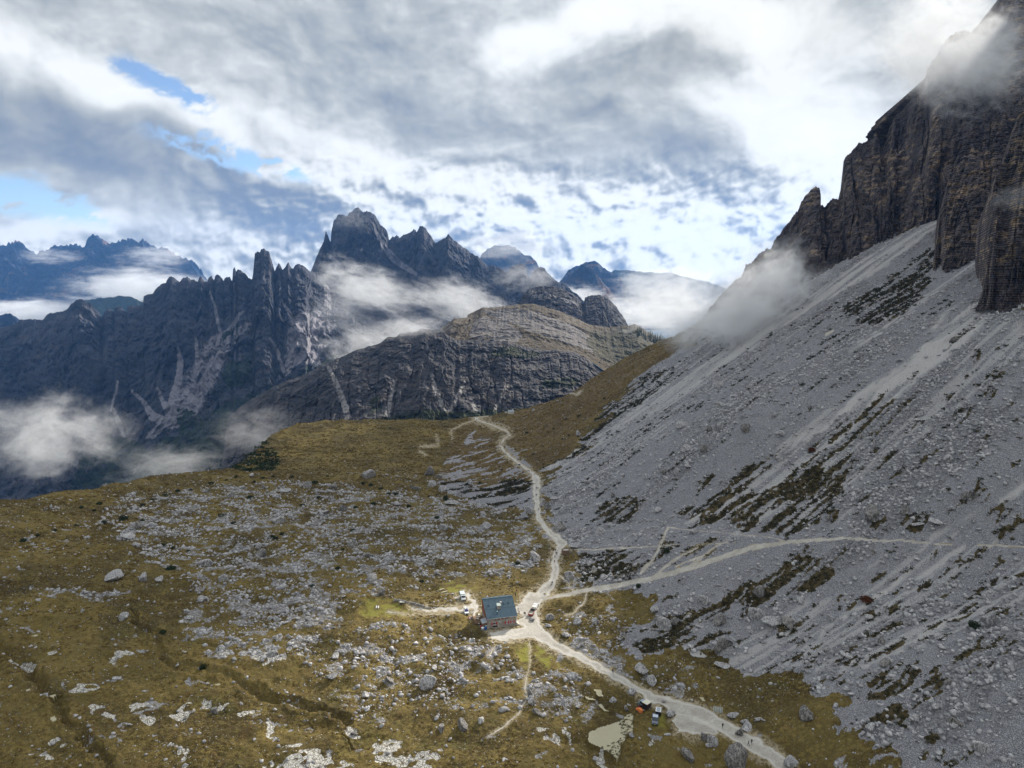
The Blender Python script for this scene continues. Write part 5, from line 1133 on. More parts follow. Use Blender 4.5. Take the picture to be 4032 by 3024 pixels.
e = vehicle('box_trailer', 'dark cube trailer with cream roof at the road edge', 'trailer', 2546, 2790, rad(42))
m1 = MB(); m1.box((0, 0, 1.2), (2.3, 2.0, 1.75), bev=.03); m1.build('body', C_('dark_maroon', (.035, .018, .022)), e); m1 = MB(); m1.box((0, 0, 2.12), (2.45, 2.15, .10), bev=.02); m1.build('roof', M_cab, e)
wheels(e, (-.1,), 1.0, .33); m1 = MB(); m1.tube((1.1, 0, .5), (2.1, 0, .5), .05); m1.build('drawbar', M_steel, e); m1 = MB(); m1.box((-1.17, 0, 1.2), (.04, 1.5, 1.4), bev=.01); m1.build('door', M_dark, e)
e = vehicle('utility_vehicle', 'small grey utility vehicle with sloping cab roof behind the cube trailer', 'utility vehicle', 2528, 2780, rad(130))
body_prism(e, 'body', [(-1.3, .4), (1.4, .4), (1.45, .9), (.8, 1.05), (-1.3, 1.05)], .72, C_('grey_green_body', (.13, .17, .17)), .04)
m1 = MB(); m1.prism([(.55, 1.0), (.25, 1.85), (-1.15, 1.9), (-1.2, 1.0)], -.68, .68, axis='y', bev=.04); m1.build('cab', M_glass, e); m1 = MB(); m1.box((-.45, 0, 1.95), (1.7, 1.5, .08), ry=.06, bev=.03); m1.build('roof', C_('blue_grey_roof', (.24, .32, .40), rough=.4), e); wheels(e, (-.85, .9), .66, .32)
e = vehicle('quad_bike', 'small dark red quad beside the cube trailer', 'quad bike', 2521, 2789, rad(200))
m1 = MB(); m1.box((.1, 0, .62), (1.3, .5, .3), bev=.08); m1.box((.55, 0, .78), (.55, .7, .14), bev=.05); m1.build('body', C_('maroon_plastic', (.14, .012, .03), rough=.35), e); m1 = MB(); m1.box((-.25, 0, .85), (.7, .35, .16), bev=.06); m1.build('seat', M_black, e); m1 = MB(); m1.tube((.35, 0, .8), (.2, 0, 1.1), .03); m1.tube((.2, -.36, 1.1), (.2, .36, 1.1), .025); m1.build('handlebar', M_black, e); wheels(e, (-.5, .6), .42, .28, w=.22)
e = vehicle('covered_machine', 'machine under an orange tarpaulin beside the dark quad', 'covered machine', 2517, 2802, rad(-42))
m1 = MB(); bmesh.ops.create_icosphere(m1.bm, subdivisions=4, radius=1)
for v in m1.bm.verts:
    c = v.co; a = 1.15 if c.x < 0 else .95; hgt = .95 if c.x > -.1 else .68
    c.x = math.copysign(abs(c.x) ** .6, c.x) * 1.25; c.y = math.copysign(abs(c.y) ** .6, c.y) * .62 * (1.1 if c.x > 0 else .8); c.z = max(-.35, math.copysign(abs(c.z) ** .6, c.z)) * hgt + .33
    c += Vector((0, 0, .07)) * float(fbm(c.x * 2, c.y * 2, c.z * 2, oct=2, seed=5))
m1.build('tarpaulin', M_orange, e, True); wheels(e, (-.6, .7), .5, .22, w=.16)

# ------------------------------------------------------------------ small furniture of the pass
for i in range(12):
    px, py = 2811 + (i % 6) * 6.3, 2795 + (i // 6) * 6 + (i % 6) * 1.6
    x, y, z = hit(px, py); e = empty('gas_cylinder', (x, y, z)); tag(e, 'pale gas cylinder standing in the double row above the gravel parking area', 'gas cylinder', 'gas cylinders in a double row')
    m1 = MB(); m1.tube((0, 0, 0), (0, 0, 1.15), .17, n=12); m1.ball((0, 0, 1.15), (.34, .34, .26)); m1.build('body', bpy.data.materials.get('cylinder_paint') or C_('cylinder_paint', (.50, .54, .53), rough=.5), e)
    m1 = MB(); m1.tube((0, 0, 1.25), (0, 0, 1.42), .07, n=8); m1.build('valve_cap', M_steel, e)
e = prop('gravel_crib', 'dark wooden crib box standing at the bend of the road', 'crib', hit(2227, 2182), rad(8))
m1 = MB()
for k in range(6):
    for s in (-1, 1): m1.box((0, s * 1.4, .2 + k * .42), (3.6, .22, .34)); m1.box((s * 1.7, 0, .2 + k * .42), (.22, 2.8, .34))
m1.build('timber_wall', M_wood, e); m1 = MB(); m1.box((0, 0, 1.1), (3.2, 2.6, 2.1)); m1.build('fill', M_loose, e)
for i, (px, py, ln, lab) in enumerate(((1740, 2325, 2.3, 'pale squared timber on the grass behind the truck, upper one'), (1750, 2334, 3.0, 'pale squared timber on the grass behind the truck, lower longer one'))):
    e = prop('timber_beam', lab, 'timber', hit(px, py), rad(32)); m1 = MB(); m1.box((0, 0, .42), (ln, .5, .34), bev=.03); m1.build('beam', M_paleW, e); m1 = MB()
    for s in (-1, 1): m1.box((s * ln * .35, 0, .14), (.3, .6, .28))
    m1.build('block', M_conc, e)
for i, px in enumerate((1482.5, 1490)):
    e = prop('bench', ['white plank bench on the green lawn, left of two', 'white plank bench on the green lawn, right of two'][i], 'bench', hit(px, 2394), rad(97)); m1 = MB(); m1.box((0, 0, .45), (2.0, .42, .07), bev=.01); m1.build('seat', M_white, e); m1 = MB(); m1.box((-.8, 0, .21), (.1, .36, .42)); m1.box((.8, 0, .21), (.1, .36, .42)); m1.build('leg', M_white, e)
x, y, z = hit(1807.5, 2374); e = prop('flagpole', 'tall thin pole with a furled dark flag beside the white truck', 'flagpole', (x, y, z)); m1 = MB(); m1.tube((0, 0, 0), (0, 0, 6.8), .06, .035); m1.build('pole', M_wood, e)
m1 = MB(); m1.prism([(.04, 6.5), (.10, 6.5), (.34, 3.7), (.22, 3.5), (.06, 3.9)], -.05, .05, axis='y'); m1.build('flag', M_dark, e)
PO = [(1822, 2393, 1.5, 'dark post with pale side at the track fork by the truck'), (1521, 2372, 1.2, 'thin post above the left end of the lawn'), (1543, 2362, 1.2, 'thin post above the middle of the lawn'), (1616, 2410, 1.3, 'thin dark post at the end of the sunken track'), (1748, 2376, 1.2, 'thin post on the bank above the sunken track'), (1781, 2382, 1.0, 'short post nearest the truck on the bank'), (1622, 2358, 1.2, 'thin post behind the stone retaining wall'), (1656, 2362, 1.1, 'thin post further right behind the stone wall')]
for px, py, hg, lab in PO:
    o = MB(); o.tube((0, 0, -.2), (0, 0, hg), .07, .05); o.box((0, 0, hg), (.16, .16, .05)); po = o.build('fence_post', M_wood); po.location = hit(px, py); tag(po, lab, 'post', 'fence posts around the lawn and track')
e = prop('gate_frame', 'dark wooden frame standing in the grass below the white car', 'frame', hit(1795, 2441), rad(4)); m1 = MB(); m1.tube((-.8, 0, 0), (-.8, 0, 1.5), .06); m1.tube((.8, 0, 0), (.8, 0, 1.5), .06); m1.build('post', M_wood, e); m1 = MB(); m1.tube((-.85, 0, 1.5), (.85, 0, 1.5), .06); m1.build('crossbar', M_wood, e)
x, y, z = hit(1851, 2438); e = prop('drying_rack', 'low rack hung with red, white and blue towels below the white car', 'rack', (x, y, z), rad(-20))
m1 = MB(); 
for s in (-1, 1): m1.tube((s * .8, -.35, 0), (s * .8, .3, .8), .025); m1.tube((s * .8, .35, 0), (s * .8, -.3, .8), .025)
m1.build('frame', M_steel, e)
for i, (c, xx) in enumerate(((C_('red_towel', (.55, .10, .10)), -.55), (C_('white_towel', (.75, .72, .70)), -.15), (C_('pink_towel', (.62, .30, .32)), .25), (C_('navy_towel', (.06, .09, .22)), .65))):
    m1 = MB(); m1.prism([(-.5, .35), (0, .9), (.5, .35), (.5, .38), (0, .94), (-.5, .38)], xx - .18, xx + .18); m1.build('towel', c, e)
# dry stone wall along the sunken track
wl = [(1551, 2368), (1575, 2372), (1600, 2375), (1625, 2379), (1650, 2386), (1675, 2393), (1700, 2398)]
pts = [hit(a, b) for a, b in wl]; VV = []
rs = np.random.RandomState(4)
for (x0, y0, z0), (x1, y1, z1) in zip(pts[:-1], pts[1:]):
    L = math.hypot(x1 - x0, y1 - y0); n = int(L / .28) + 1
    for i in range(n):
        f = i / n; 
        for hh in np.arange(0, 1.0 * (1 - .5 * (x0 - pts[0][0]) / (pts[-1][0] - pts[0][0])), .3):
            s = rs.uniform(.2, .34); c = np.array([x0 + (x1 - x0) * f, y0 + (y1 - y0) * f + rs.uniform(-.15, .15), z0 + (z1 - z0) * f + hh + .1]); VV.append(T_[rs.randint(16)] * s + c)
VV = np.array(VV); nW = len(VV); o = link('dry_stone_wall', raw_mesh('dry_stone_wall', VV.reshape(-1, 3), (IF[None] + (np.arange(nW) * 12)[:, None, None]).reshape(-1, 3), M_b1)); tag(o, 'dry stone retaining wall above the sunken track left of the hut', 'stone wall')
e = prop('bunker_hatch', 'small pale slab-roofed hatch at the left end of the stone wall', 'hatch', hit(1584, 2378), rad(-10)); m1 = MB(); m1.box((0, 0, .9), (2.2, 1.4, .18), rx=.1, bev=.03); m1.build('roof', M_conc, e); m1 = MB(); m1.box((-.9, 0, .4), (.25, 1.2, .9)); m1.box((.9, 0, .4), (.25, 1.2, .9)); m1.box((0, .5, .4), (1.8, .2, .9)); m1.build('wall', M_stone, e)
# tiny chapel on the far shoulder
x, y, z = hit(2012, 1629); e = prop('chapel', 'tiny white chapel with grey roof on the far shoulder above the road', 'chapel', (x, y, z - .5), rad(15))
m1 = MB(); m1.prism([(-2.2, 0), (2.2, 0), (2.2, 3.0), (0, 4.8), (-2.2, 3.0)], -3.2, 3.2); m1.build('wall', M_cup, e); m1 = MB(); m1.prism([(-2.5, 2.85), (0, 4.9), (2.5, 2.85), (2.5, 3.1), (0, 5.15), (-2.5, 3.1)], -3.5, 3.5); m1.build('roof', M_grey, e); m1 = MB(); m1.box((2.2, 0, 5.4), (.9, .9, 1.6)); m1.build('bell_turret', M_cup, e); m1 = MB(); m1.box((-3.22, 0, 1.0), (.06, .9, 2.0)); m1.build('door', M_wood, e)
# signpost stones at the lit path
# ================================================================== PEOPLE AND ANIMALS
def skin_body(J, E, R, root, name):
    """one continuous body grown over a posed skeleton"""
    me = bpy.data.meshes.new(name); me.from_pydata([tuple(j) for j in J], E, []); me.update()
    o = bpy.data.objects.new(name, me); COL.objects.link(o)
    sk = me.skin_vertices if len(me.skin_vertices) else None
    m = o.modifiers.new('s', 'SKIN'); m.use_smooth_shade = True
    if not len(me.skin_vertices):
        bm = bmesh.new(); bm.from_mesh(me); ly = bm.verts.layers.skin.verify(); bm.to_mesh(me); bm.free()
    for i, sv in enumerate(me.skin_vertices[0].data): sv.radius = (R[i], R[i] * .9); sv.use_root = (i == root)
    s = o.modifiers.new('d', 'SUBSURF'); s.levels = 2; s.render_levels = 2
    dg = bpy.context.evaluated_depsgraph_get(); dg.update()
    ev = o.evaluated_get(dg); out = bpy.data.meshes.new_from_object(ev); bpy.data.objects.remove(o)
    out.name = name; return out
MIX = {}
id_ = lambda p: p
def person_mesh(pose):
    if pose == 'walk': hipL, kL, aL, tL = (-.09, 0, .92), (-.10, .20, .50), (-.10, .26, .08), (-.10, .42, .04); hipR, kR, aR, tR = (.09, 0, .92), (.10, -.04, .48), (.10, -.34, .12), (.10, -.26, .03); eL, wL = (-.25, -.14, 1.12), (-.24, -.02, .90); eR, wR = (.25, .10, 1.14), (.22, .30, .98)
    elif pose == 'stand': hipL, kL, aL, tL = (-.09, 0, .92), (-.11, .02, .50), (-.13, 0, .08), (-.14, .16, .04); hipR, kR, aR, tR = (.09, 0, .92), (.11, .02, .50), (.13, 0, .08), (.15, .15, .04); eL, wL = (-.26, 0, 1.14), (-.22, .16, .96); eR, wR = (.26, 0, 1.14), (.25, .08, .90)
    else: hipL, kL, aL, tL = (-.10, 0, .48), (-.12, .42, .50), (-.12, .44, .08), (-.12, .60, .04); hipR, kR, aR, tR = (.10, 0, .48), (.12, .42, .50), (.12, .44, .08), (.12, .60, .04); eL, wL = (-.25, .10, .72), (-.14, .32, .62); eR, wR = (.25, .10, .72), (.14, .32, .62)
    z = 0 if pose != 'sit' else -.44; ln = .04 if pose == 'walk' else 0
    J = [(0, 0, .95 + z), (0, ln * .5, 1.20 + z), (0, ln, 1.40 + z), (0, ln, 1.50 + z), (0, ln + .01, 1.60 + z), (0, ln + .02, 1.73 + z),
         hipL, kL, aL, tL, hipR, kR, aR, tR, (-.19, ln, 1.41 + z), eL, wL, tuple(np.array(wL) + (0, .03, -.10)), (.19, ln, 1.41 + z), eR, wR, tuple(np.array(wR) + (0, .03, -.10))]
    E = [(0, 1), (1, 2), (2, 3), (3, 4), (4, 5), (0, 6), (6, 7), (7, 8), (8, 9), (0, 10), (10, 11), (11, 12), (12, 13), (2, 14), (14, 15), (15, 16), (16, 17), (2, 18), (18, 19), (19, 20), (20, 21)]
    R = [.15, .14, .15, .06, .095, .085, .095, .065, .045, .04, .095, .065, .045, .04, .07, .05, .035, .035, .07, .05, .035, .035]
    me = skin_body(J, E, R, 0, 'person')
    n = len(me.polygons); c = np.empty(n * 3, np.float32); me.polygons.foreach_get('center', c); c = c.reshape(-1, 3)
    hz = 1.50 + z; mi = np.full(n, 1)
    legs = c[:, 2] < (.95 + z); mi[legs] = 2; mi[c[:, 2] < .10] = 3
    for w in (wL, wR): mi[np.linalg.norm(c - np.array(w) - (0, .03, -.07), axis=1) < .10] = 0
    if pose == 'sit': mi[(c[:, 1] > .12) & (c[:, 2] < .56)] = 2
    mi[c[:, 2] > hz] = 0; mi[(c[:, 2] > hz + .17) | ((c[:, 2] > hz + .06) & (c[:, 1] < ln - .02))] = 4
    me['mi'] = 0; MIX[id_(pose)] = mi.astype(np.int32); return me
M_skin = C_('skin', (.42, .26, .18), var=.05); M_hair = C_('dark_hair', (.03, .02, .015)); M_shoe = C_('hiking_boots', (.03, .025, .02))
JK = {n: C_(n + '_jacket', c) for n, c in dict(black=(.012, .012, .016), navy=(.015, .022, .06), red=(.33, .02, .03), yellow=(.62, .55, .08), olive=(.05, .055, .03), white=(.6, .6, .6), purple=(.06, .02, .05), orange=(.5, .14, .04)).items()}
TR_ = {n: C_(n + '_trousers', c) for n, c in dict(black=(.012, .012, .014), grey=(.10, .10, .11), navy=(.02, .025, .06)).items()}
BASE = {p: person_mesh(p) for p in ('walk', 'stand', 'sit')}; CACHE = {}
mbp = MB(); mbp.box((0, -.24, 1.22), (.30, .2, .48), bev=.06); mbp.box((0, -.36, 1.15), (.2, .08, .26), bev=.03); _b = mbp.build('backpack', JK['navy']); PACK = _b.data; bpy.data.objects.remove(_b)
def person(px, py, pose, jk, tr, label, ang=None, pack=False, h=1.0, group=None, loc=None):
    key = (pose, jk, tr)
    if key not in CACHE:
        me = BASE[pose].copy(); me.materials.clear()
        for m in (M_skin, JK[jk], TR_[tr], M_shoe, M_hair): me.materials.append(m)
        me.polygons.foreach_set('material_index', MIX[pose]); CACHE[key] = me
    o = link('person', CACHE[key]); o.location = loc or hit(px, py); o.rotation_euler = (0, 0, random.uniform(0, 6.28) if ang is None else ang); o.scale = (h, h, h); tag(o, label, 'person', group)
    if pack:
        b = link('backpack', PACK, o)
    return o
PP = [(2845, 2868, 'walk', 'black', 'black', 'hiker in black striding at the upper edge of the road below the gas cylinders', 2.4, True),
      (2947, 2938, 'walk', 'navy', 'black', 'hiker in dark blue, left of a pair walking down the road', .8, False), (2959, 2931, 'walk', 'black', 'navy', 'hiker in dark clothes, right of a pair walking down the road', 2.6, True),
      (2413, 2653, 'walk', 'navy', 'navy', 'lone hiker in dark blue on the road bend below the hut', 3.6, True),
      (2040, 2408, 'stand', 'black', 'black', 'person in black at the right edge of the hut roof, upper one', 1.2, False), (2044, 2420, 'stand', 'navy', 'navy', 'person in navy at the lower right roof corner of the hut', 2.2, False),
      (2063.5, 2424, 'stand', 'purple', 'grey', 'person with purple jacket, left of the couple on the yard', 2.9, False), (2068, 2425, 'stand', 'purple', 'black', 'person in dark clothes, right of the couple on the yard', 3.4, True),
      (2030, 2350, 'stand', 'black', 'black', 'person in black just behind the hut roof ridge at its right end', .3, False), (2034, 2330, 'sit', 'red', 'grey', 'person in bright red sitting among rocks behind the hut', 3.0, False),
      (2047, 2310, 'stand', 'black', 'black', 'dark clothed person behind the red one, left of two', 2.5, False), (2054, 2314, 'sit', 'purple', 'black', 'dark clothed person behind the red one, right of two', 2.5, False),
      (2143, 2349, 'walk', 'black', 'black', 'person in black, left one at the fork above the yard', 3.6, True), (2149, 2348, 'stand', 'yellow', 'black', 'person in a bright yellow top at the fork above the yard', 3.3, False),
      (2174, 2303, 'walk', 'navy', 'black', 'walker in navy where the road narrows above the yard', .5, True), (2171, 2308, 'sit', 'black', 'black', 'person in black crouching beside the walker where the road narrows', 2.0, False),
      (2183, 2217, 'walk', 'red', 'navy', 'walker with a reddish cap on the narrow road, lowest of the group', .4, True), (2169, 2213, 'walk', 'purple', 'black', 'walker in dark red at the left road edge', 3.0, False),
      (2185, 2199, 'walk', 'black', 'black', 'walker in black, third from the bottom of the group on the narrow road', .2, True), (2189, 2185, 'walk', 'navy', 'black', 'walker in navy beside a shorter one below the crib box', 3.2, True),
      (2193, 2186, 'stand', 'olive', 'navy', 'shorter walker beside the navy one below the crib box', 3.0, False), (2188, 2173, 'walk', 'black', 'black', 'topmost walker of the group below the crib box', .2, True),
      (2121, 2010, 'walk', 'black', 'black', 'walker at the right edge of the puddled road', .1, True), (2106, 1987, 'walk', 'purple', 'black', 'walker at the left edge of the puddled road', .1, False),
      (2110, 1954, 'walk', 'black', 'navy', 'left walker of the pair just above the puddles', .0, True), (2114, 1954, 'walk', 'navy', 'navy', 'right walker of the pair just above the puddles', .0, True),
      (2111, 1926, 'walk', 'black', 'black', 'left walker of the three abreast on the wide pale stretch', .0, True), (2114.5, 1926, 'walk', 'black', 'black', 'middle walker of the three abreast on the wide pale stretch', .0, False),
      (2119.5, 1927, 'walk', 'olive', 'grey', 'right walker of the three abreast on the wide pale stretch', .0, True), (2103, 1873, 'walk', 'black', 'black', 'walker at the top of the wide pale stretch of road', 2.0, True),
      (2080, 1857, 'walk', 'navy', 'black', 'left walker of a pair on the narrow climbing road', 3.9, True), (2084, 1859, 'walk', 'black', 'black', 'right walker of a pair on the narrow climbing road', 3.9, True),
      (2027, 1808, 'walk', 'orange', 'black', 'walker in orange midway up the climbing road', 3.9, False), (1993, 1782, 'walk', 'black', 'black', 'dark walker above the orange one on the climbing road', 3.9, True),
      (1971, 1753, 'walk', 'red', 'black', 'walker in red at the inner bend of the upper road', .2, False), (1918, 1666, 'walk', 'black', 'black', 'walker on the last stretch before the far shoulder', 1.0, True),
      (1870, 1650, 'stand', 'olive', 'black', 'left figure at the viewpoint where the road leaves the shoulder', 3.0, False), (1877, 1656, 'stand', 'navy', 'black', 'right figure at the viewpoint where the road leaves the shoulder', 3.0, True)]
for px, py, pose, jk, tr, lab, ang, pk in PP: person(px, py, pose, jk, tr, lab, ang, pk, random.uniform(.94, 1.04))
person(0, 0, 'stand', 'black', 'black', 'person in black standing at the back of the terrace', 1.0, loc=hutpt(-8.2, 4.0, .65)); person(0, 0, 'sit', 'navy', 'navy', 'person in blue seated at the white topped terrace table', 2.0, loc=hutpt(-7.2, 3.1, .68))
person(0, 0, 'sit', 'white', 'grey', 'person in white seated by the terrace railing', 4.0, loc=hutpt(-9.1, 1.4, .68)); person(1849, 2456, 'sit', 'olive', 'black', 'person in dark green sitting on the grass at the edge of the hut shadow', 1.0)
# cattle on the pasture hollow
def cow_mesh():
    J = [(0, 0, 1.05), (.55, 0, 1.08), (-.6, 0, 1.08), (.95, 0, 1.05), (1.2, 0, .75), (1.38, 0, .45), (.6, .2, .75), (.62, .2, .4), (.58, .2, .03), (.6, -.2, .75), (.68, -.2, .4), (.64, -.2, .03), (-.6, .2, .8), (-.52, .2, .52), (-.68, .2, .42), (-.64, .2, .03), (-.6, -.2, .8), (-.56, -.2, .52), (-.74, -.2, .42), (-.74, -.2, .03), (-.85, 0, 1.1), (-.92, 0, .6)]
    E = [(0, 1), (0, 2), (1, 3), (3, 4), (4, 5), (1, 6), (6, 7), (7, 8), (1, 9), (9, 10), (10, 11), (2, 12), (12, 13), (13, 14), (14, 15), (2, 16), (16, 17), (17, 18), (18, 19), (2, 20), (20, 21)]
    R = [.36, .34, .32, .18, .15, .10, .13, .07, .06, .13, .07, .06, .15, .09, .07, .06, .15, .09, .07, .06, .05, .03]
    return skin_body(J, E, R, 0, 'cow')
CW = cow_mesh(); CW.materials.append(C_('dark_brown_hide', (.035, .022, .014)))
for px, py in [(1371, 1778), (1379, 1777), (1388, 1779), (1401, 1781), (1417, 1792), (1752, 1681), (1536, 1690)]:
    o = link('cow', CW); o.location = hit(px, py); o.rotation_euler = (0, 0, random.choice([.2, 3.0, -.3, 2.8])); tag(o, 'dark brown cow grazing on the green pasture hollow', 'cow', 'cows on the pasture')
# conifers on the far shoulder, a wood seen as one mass
M_con = mat_leaf('conifer_green', (.012, .02, .012), (.03, .045, .022))
rs = np.random.RandomState(8); VV = []; FF = []; nv = 0
for i in range(130):
    px = rs.uniform(2505, 2700); py = 1290 + (px - 2505) * .36 + rs.uniform(0, 26)
    x, y, z = [float(v) for v in at(px, py + 4, 1850 + rs.uniform(0, 60))]; hg = rs.uniform(11, 20); n = 5
    for k in range(6):
        zz = z - 6 + hg * k / 6; rad_ = hg * .20 * (1 - k / 6.5); 
        ring = [(x + rad_ * math.cos(a + k) * rs.uniform(.7, 1.2), y + rad_ * math.sin(a + k), zz) for a in np.arange(6) * math.pi / 3] + [(x, y, zz + hg * .34)]
        VV += ring; FF += [(nv + a, nv + (a + 1) % 6, nv + 6) for a in range(6)]; nv += 7
o = link('forest', raw_mesh('forest', np.array(VV), np.array(FF), M_con)); tag(o, 'dark conifers standing on the far shoulder', 'forest', kind='stuff')
# ================================================================== UNSEEN DECK ADDED TO SHAPE SUN AND SHADE, MIST, HAZE
def shade_deck():
    """unseen sheet of clouds added up-sun; gaps cut to let sun onto the meadow"""
    SA, SE = rad(34.0), rad(27.0)
    zt = 2900.0
    n = 230
    gx = np.linspace(-620, 700, n); gy = np.linspace(60, 1180, n)
    Xg, Yg = np.meshgrid(gx, gy)
    Zg = H(Xg, Yg); Zg = np.where(Yg < 96, -120, np.maximum(Zg, -150))
    P1, P2 = proj(Xg, Yg, np.where(np.hypot(Xg, Yg) > 560, -140, Zg))
    P1, P2 = proj(Xg, Yg, Zg)
    wx = fbm(Xg / 40, Yg / 40, oct=3, seed=701) * 14; wy = fbm(Xg / 40 + 7, Yg / 40, oct=3, seed=702) * 14
    w = FL / np.hypot(Xg, Yg)
    light = np.zeros(Xg.shape)
    for lv, p in LIT:
        light = np.maximum(light, lv * in_poly(P1 + wx * w, P2 + wy * w * .5, p))
    light = np.where(light > 0, light, .06)
    hsh = _h(np.arange(n)[None, :] + 0 * Xg, np.arange(n)[:, None] + 0 * Xg, 0 * Xg, 77) * .5 + .5
    # clumpy break-up so partial cover means many small gaps
    keep = (hsh > light)
    keepF = keep[:-1, :-1]
    k = (zt - (-133)) / math.tan(SE)
    ox, oy = k * math.sin(SA), k * math.cos(SA)
    # each column of the deck sits exactly up-sun of the ground it shades
    kk = (zt - Zg) / math.tan(SE)
    Xc = Xg + ox; Yc = Yg + oy
    Xc = Xg + kk * math.sin(SA); Yc = Yg + kk * math.cos(SA)
    bot = np.stack([Xc, Yc, zt + 0 * Xg], -1)
    top = bot + np.array([0, 0, 1.0]) * (14 + 8 * fbm(Xg / 50, Yg / 50, oct=3, seed=703))[..., None] + np.array([math.sin(SA), math.cos(SA), 0]) * (14 / math.tan(SE))
    a = grid_mesh('cloud', bot, keepF, None); 
    V = np.concatenate([bot.reshape(-1, 3), top.reshape(-1, 3)]); idx = np.arange(n * n).reshape(n, n)
    q = np.stack([idx[:-1, :-1], idx[:-1, 1:], idx[1:, 1:], idx[1:, :-1]], -1)[keepF]
    sides = []
    kf = np.pad(keepF, 1)
    m = keepF & ~kf[:-2, 1:-1]; i, j = np.nonzero(m); sides.append(np.stack([idx[i, j], idx[i, j + 1], idx[i, j + 1] + n * n, idx[i, j] + n * n], -1))
    m = keepF & ~kf[2:, 1:-1]; i, j = np.nonzero(m); sides.append(np.stack([idx[i + 1, j], idx[i + 1, j + 1], idx[i + 1, j + 1] + n * n, idx[i + 1, j] + n * n], -1))
    m = keepF & ~kf[1:-1, :-2]; i, j = np.nonzero(m); sides.append(np.stack([idx[i, j], idx[i + 1, j], idx[i + 1, j] + n * n, idx[i, j] + n * n], -1))
    m = keepF & ~kf[1:-1, 2:]; i, j = np.nonzero(m); sides.append(np.stack([idx[i, j + 1], idx[i + 1, j + 1], idx[i + 1, j + 1] + n * n, idx[i, j + 1] + n * n], -1))
    F_ = np.concatenate([q, q + n * n] + sides)
    kk_ = NT('shade_deck_white'); m_ = kk_.out((.86, .87, .88), 1.0, None, 0.0)
    o = link('cloud', raw_mesh('cloud', V, F_, m_)); tag(o, kind='structure')
LIT = [(1.0, [(1500,2370),(1720,2290),(1900,2262),(2080,2262),(2150,2290),(2230,2300),(2290,2380),(2330,2450),(2280,2530),(2340,2610),(2300,2680),(2100,2760),(1900,2800),(1500,2790),(1250,2700),(1330,2560),(1450,2450)]),
       (.92, [(1300,2420),(1500,2340),(1800,2250),(2100,2230),(2260,2270),(2380,2400),(2450,2600),(2400,2760),(2280,2900),(2200,3100),(600,3100),(650,2860),(900,2700),(1150,2560)]),
       (.22, [(0,2350),(500,2450),(900,2480),(1300,2330),(1800,2190),(2150,2120),(2320,2220),(2500,2450),(2600,2700),(2500,2800),(2500,3100),(-200,3100),(-200,2300)]),
       (.42, [(-100,1940),(330,1930),(260,2060),(130,2150),(-100,2180)]), (.7, [(-100,2600),(150,2700),(300,3100),(-100,3100)]) , (.85, [(1050,1720),(1180,1660),(1420,1700),(1400,1770),(1100,1800)]),
       (.20, [(2090,1980),(2160,2040),(2260,2130),(2220,2250),(2120,2250)]),(.14, [(900,1650),(1900,1620),(2250,1530),(2100,1900),(1500,1900),(900,1900)]),
       (.16, [(3300,1700),(3700,1300),(4100,1150),(4100,1500),(3500,1900)])]
LIT[4] = (.12, LIT[4][1])
shade_deck()

def mist(name, px, py, Y, w_px, h_px, depth, dens, seed, thr=.48, stretch=(1, 1, 1), tilt=0.0, scale=2.9, label=None):
    """a bank of drifting mist: ellipsoid of real fog, w_px/h_px as surveyed, depth in metres"""
    x, y, z = [float(v) for v in at(px, py, Y)]
    sx = w_px / FL * Y / CP; sz = h_px / FL * Y / CP
    bm = bmesh.new(); bmesh.ops.create_icosphere(bm, subdivisions=2, radius=1.08)
    me = bpy.data.meshes.new(name); bm.to_mesh(me); bm.free()
    o = link(name, me); o.location = (x, y, z); o.scale = (sx, depth, sz); o.rotation_euler = (0, tilt, 0)
    k = NT('mist_' + str(seed)); T = k.n('ShaderNodeTexCoord').outputs['Object']
    wn = k.n('ShaderNodeTexNoise', {'Vector': T, 'Scale': scale * 1.3, 'Detail': 4}).outputs[1]
    Tw = k.n('ShaderNodeVectorMath', {0: T, 1: k.n('ShaderNodeVectorMath', {0: wn, 3: 1.0}, operation='SCALE').outputs[0]}, operation='ADD').outputs[0]
    mp = k.n('ShaderNodeMapping', {'Vector': Tw, 'Location': (seed * 3.1, seed * 1.7, 0), 'Scale': stretch}).outputs[0]
    n = k.noise(mp, scale, 7, .66, .5)
    L = k.n('ShaderNodeVectorMath', {0: T}, operation='LENGTH').outputs['Value']
    fall = k.mapr(L, 1.0, .1, -.36, .12)
    d = k.mapr(k.math('ADD', n, fall), thr, thr + .26, 0, dens)
    pv = k.n('ShaderNodeVolumePrincipled', {'Color': (.97, .98, 1.0, 1), 'Density': d, 'Anisotropy': .05})
    k.n('ShaderNodeOutputMaterial', {'Volume': pv.outputs[0]})
    me.materials.append(k.m)
    try: k.m.cycles.volume_sampling = 'MULTIPLE_IMPORTANCE'
    except Exception: pass
    tag(o, label=label, kind='stuff')
    return o
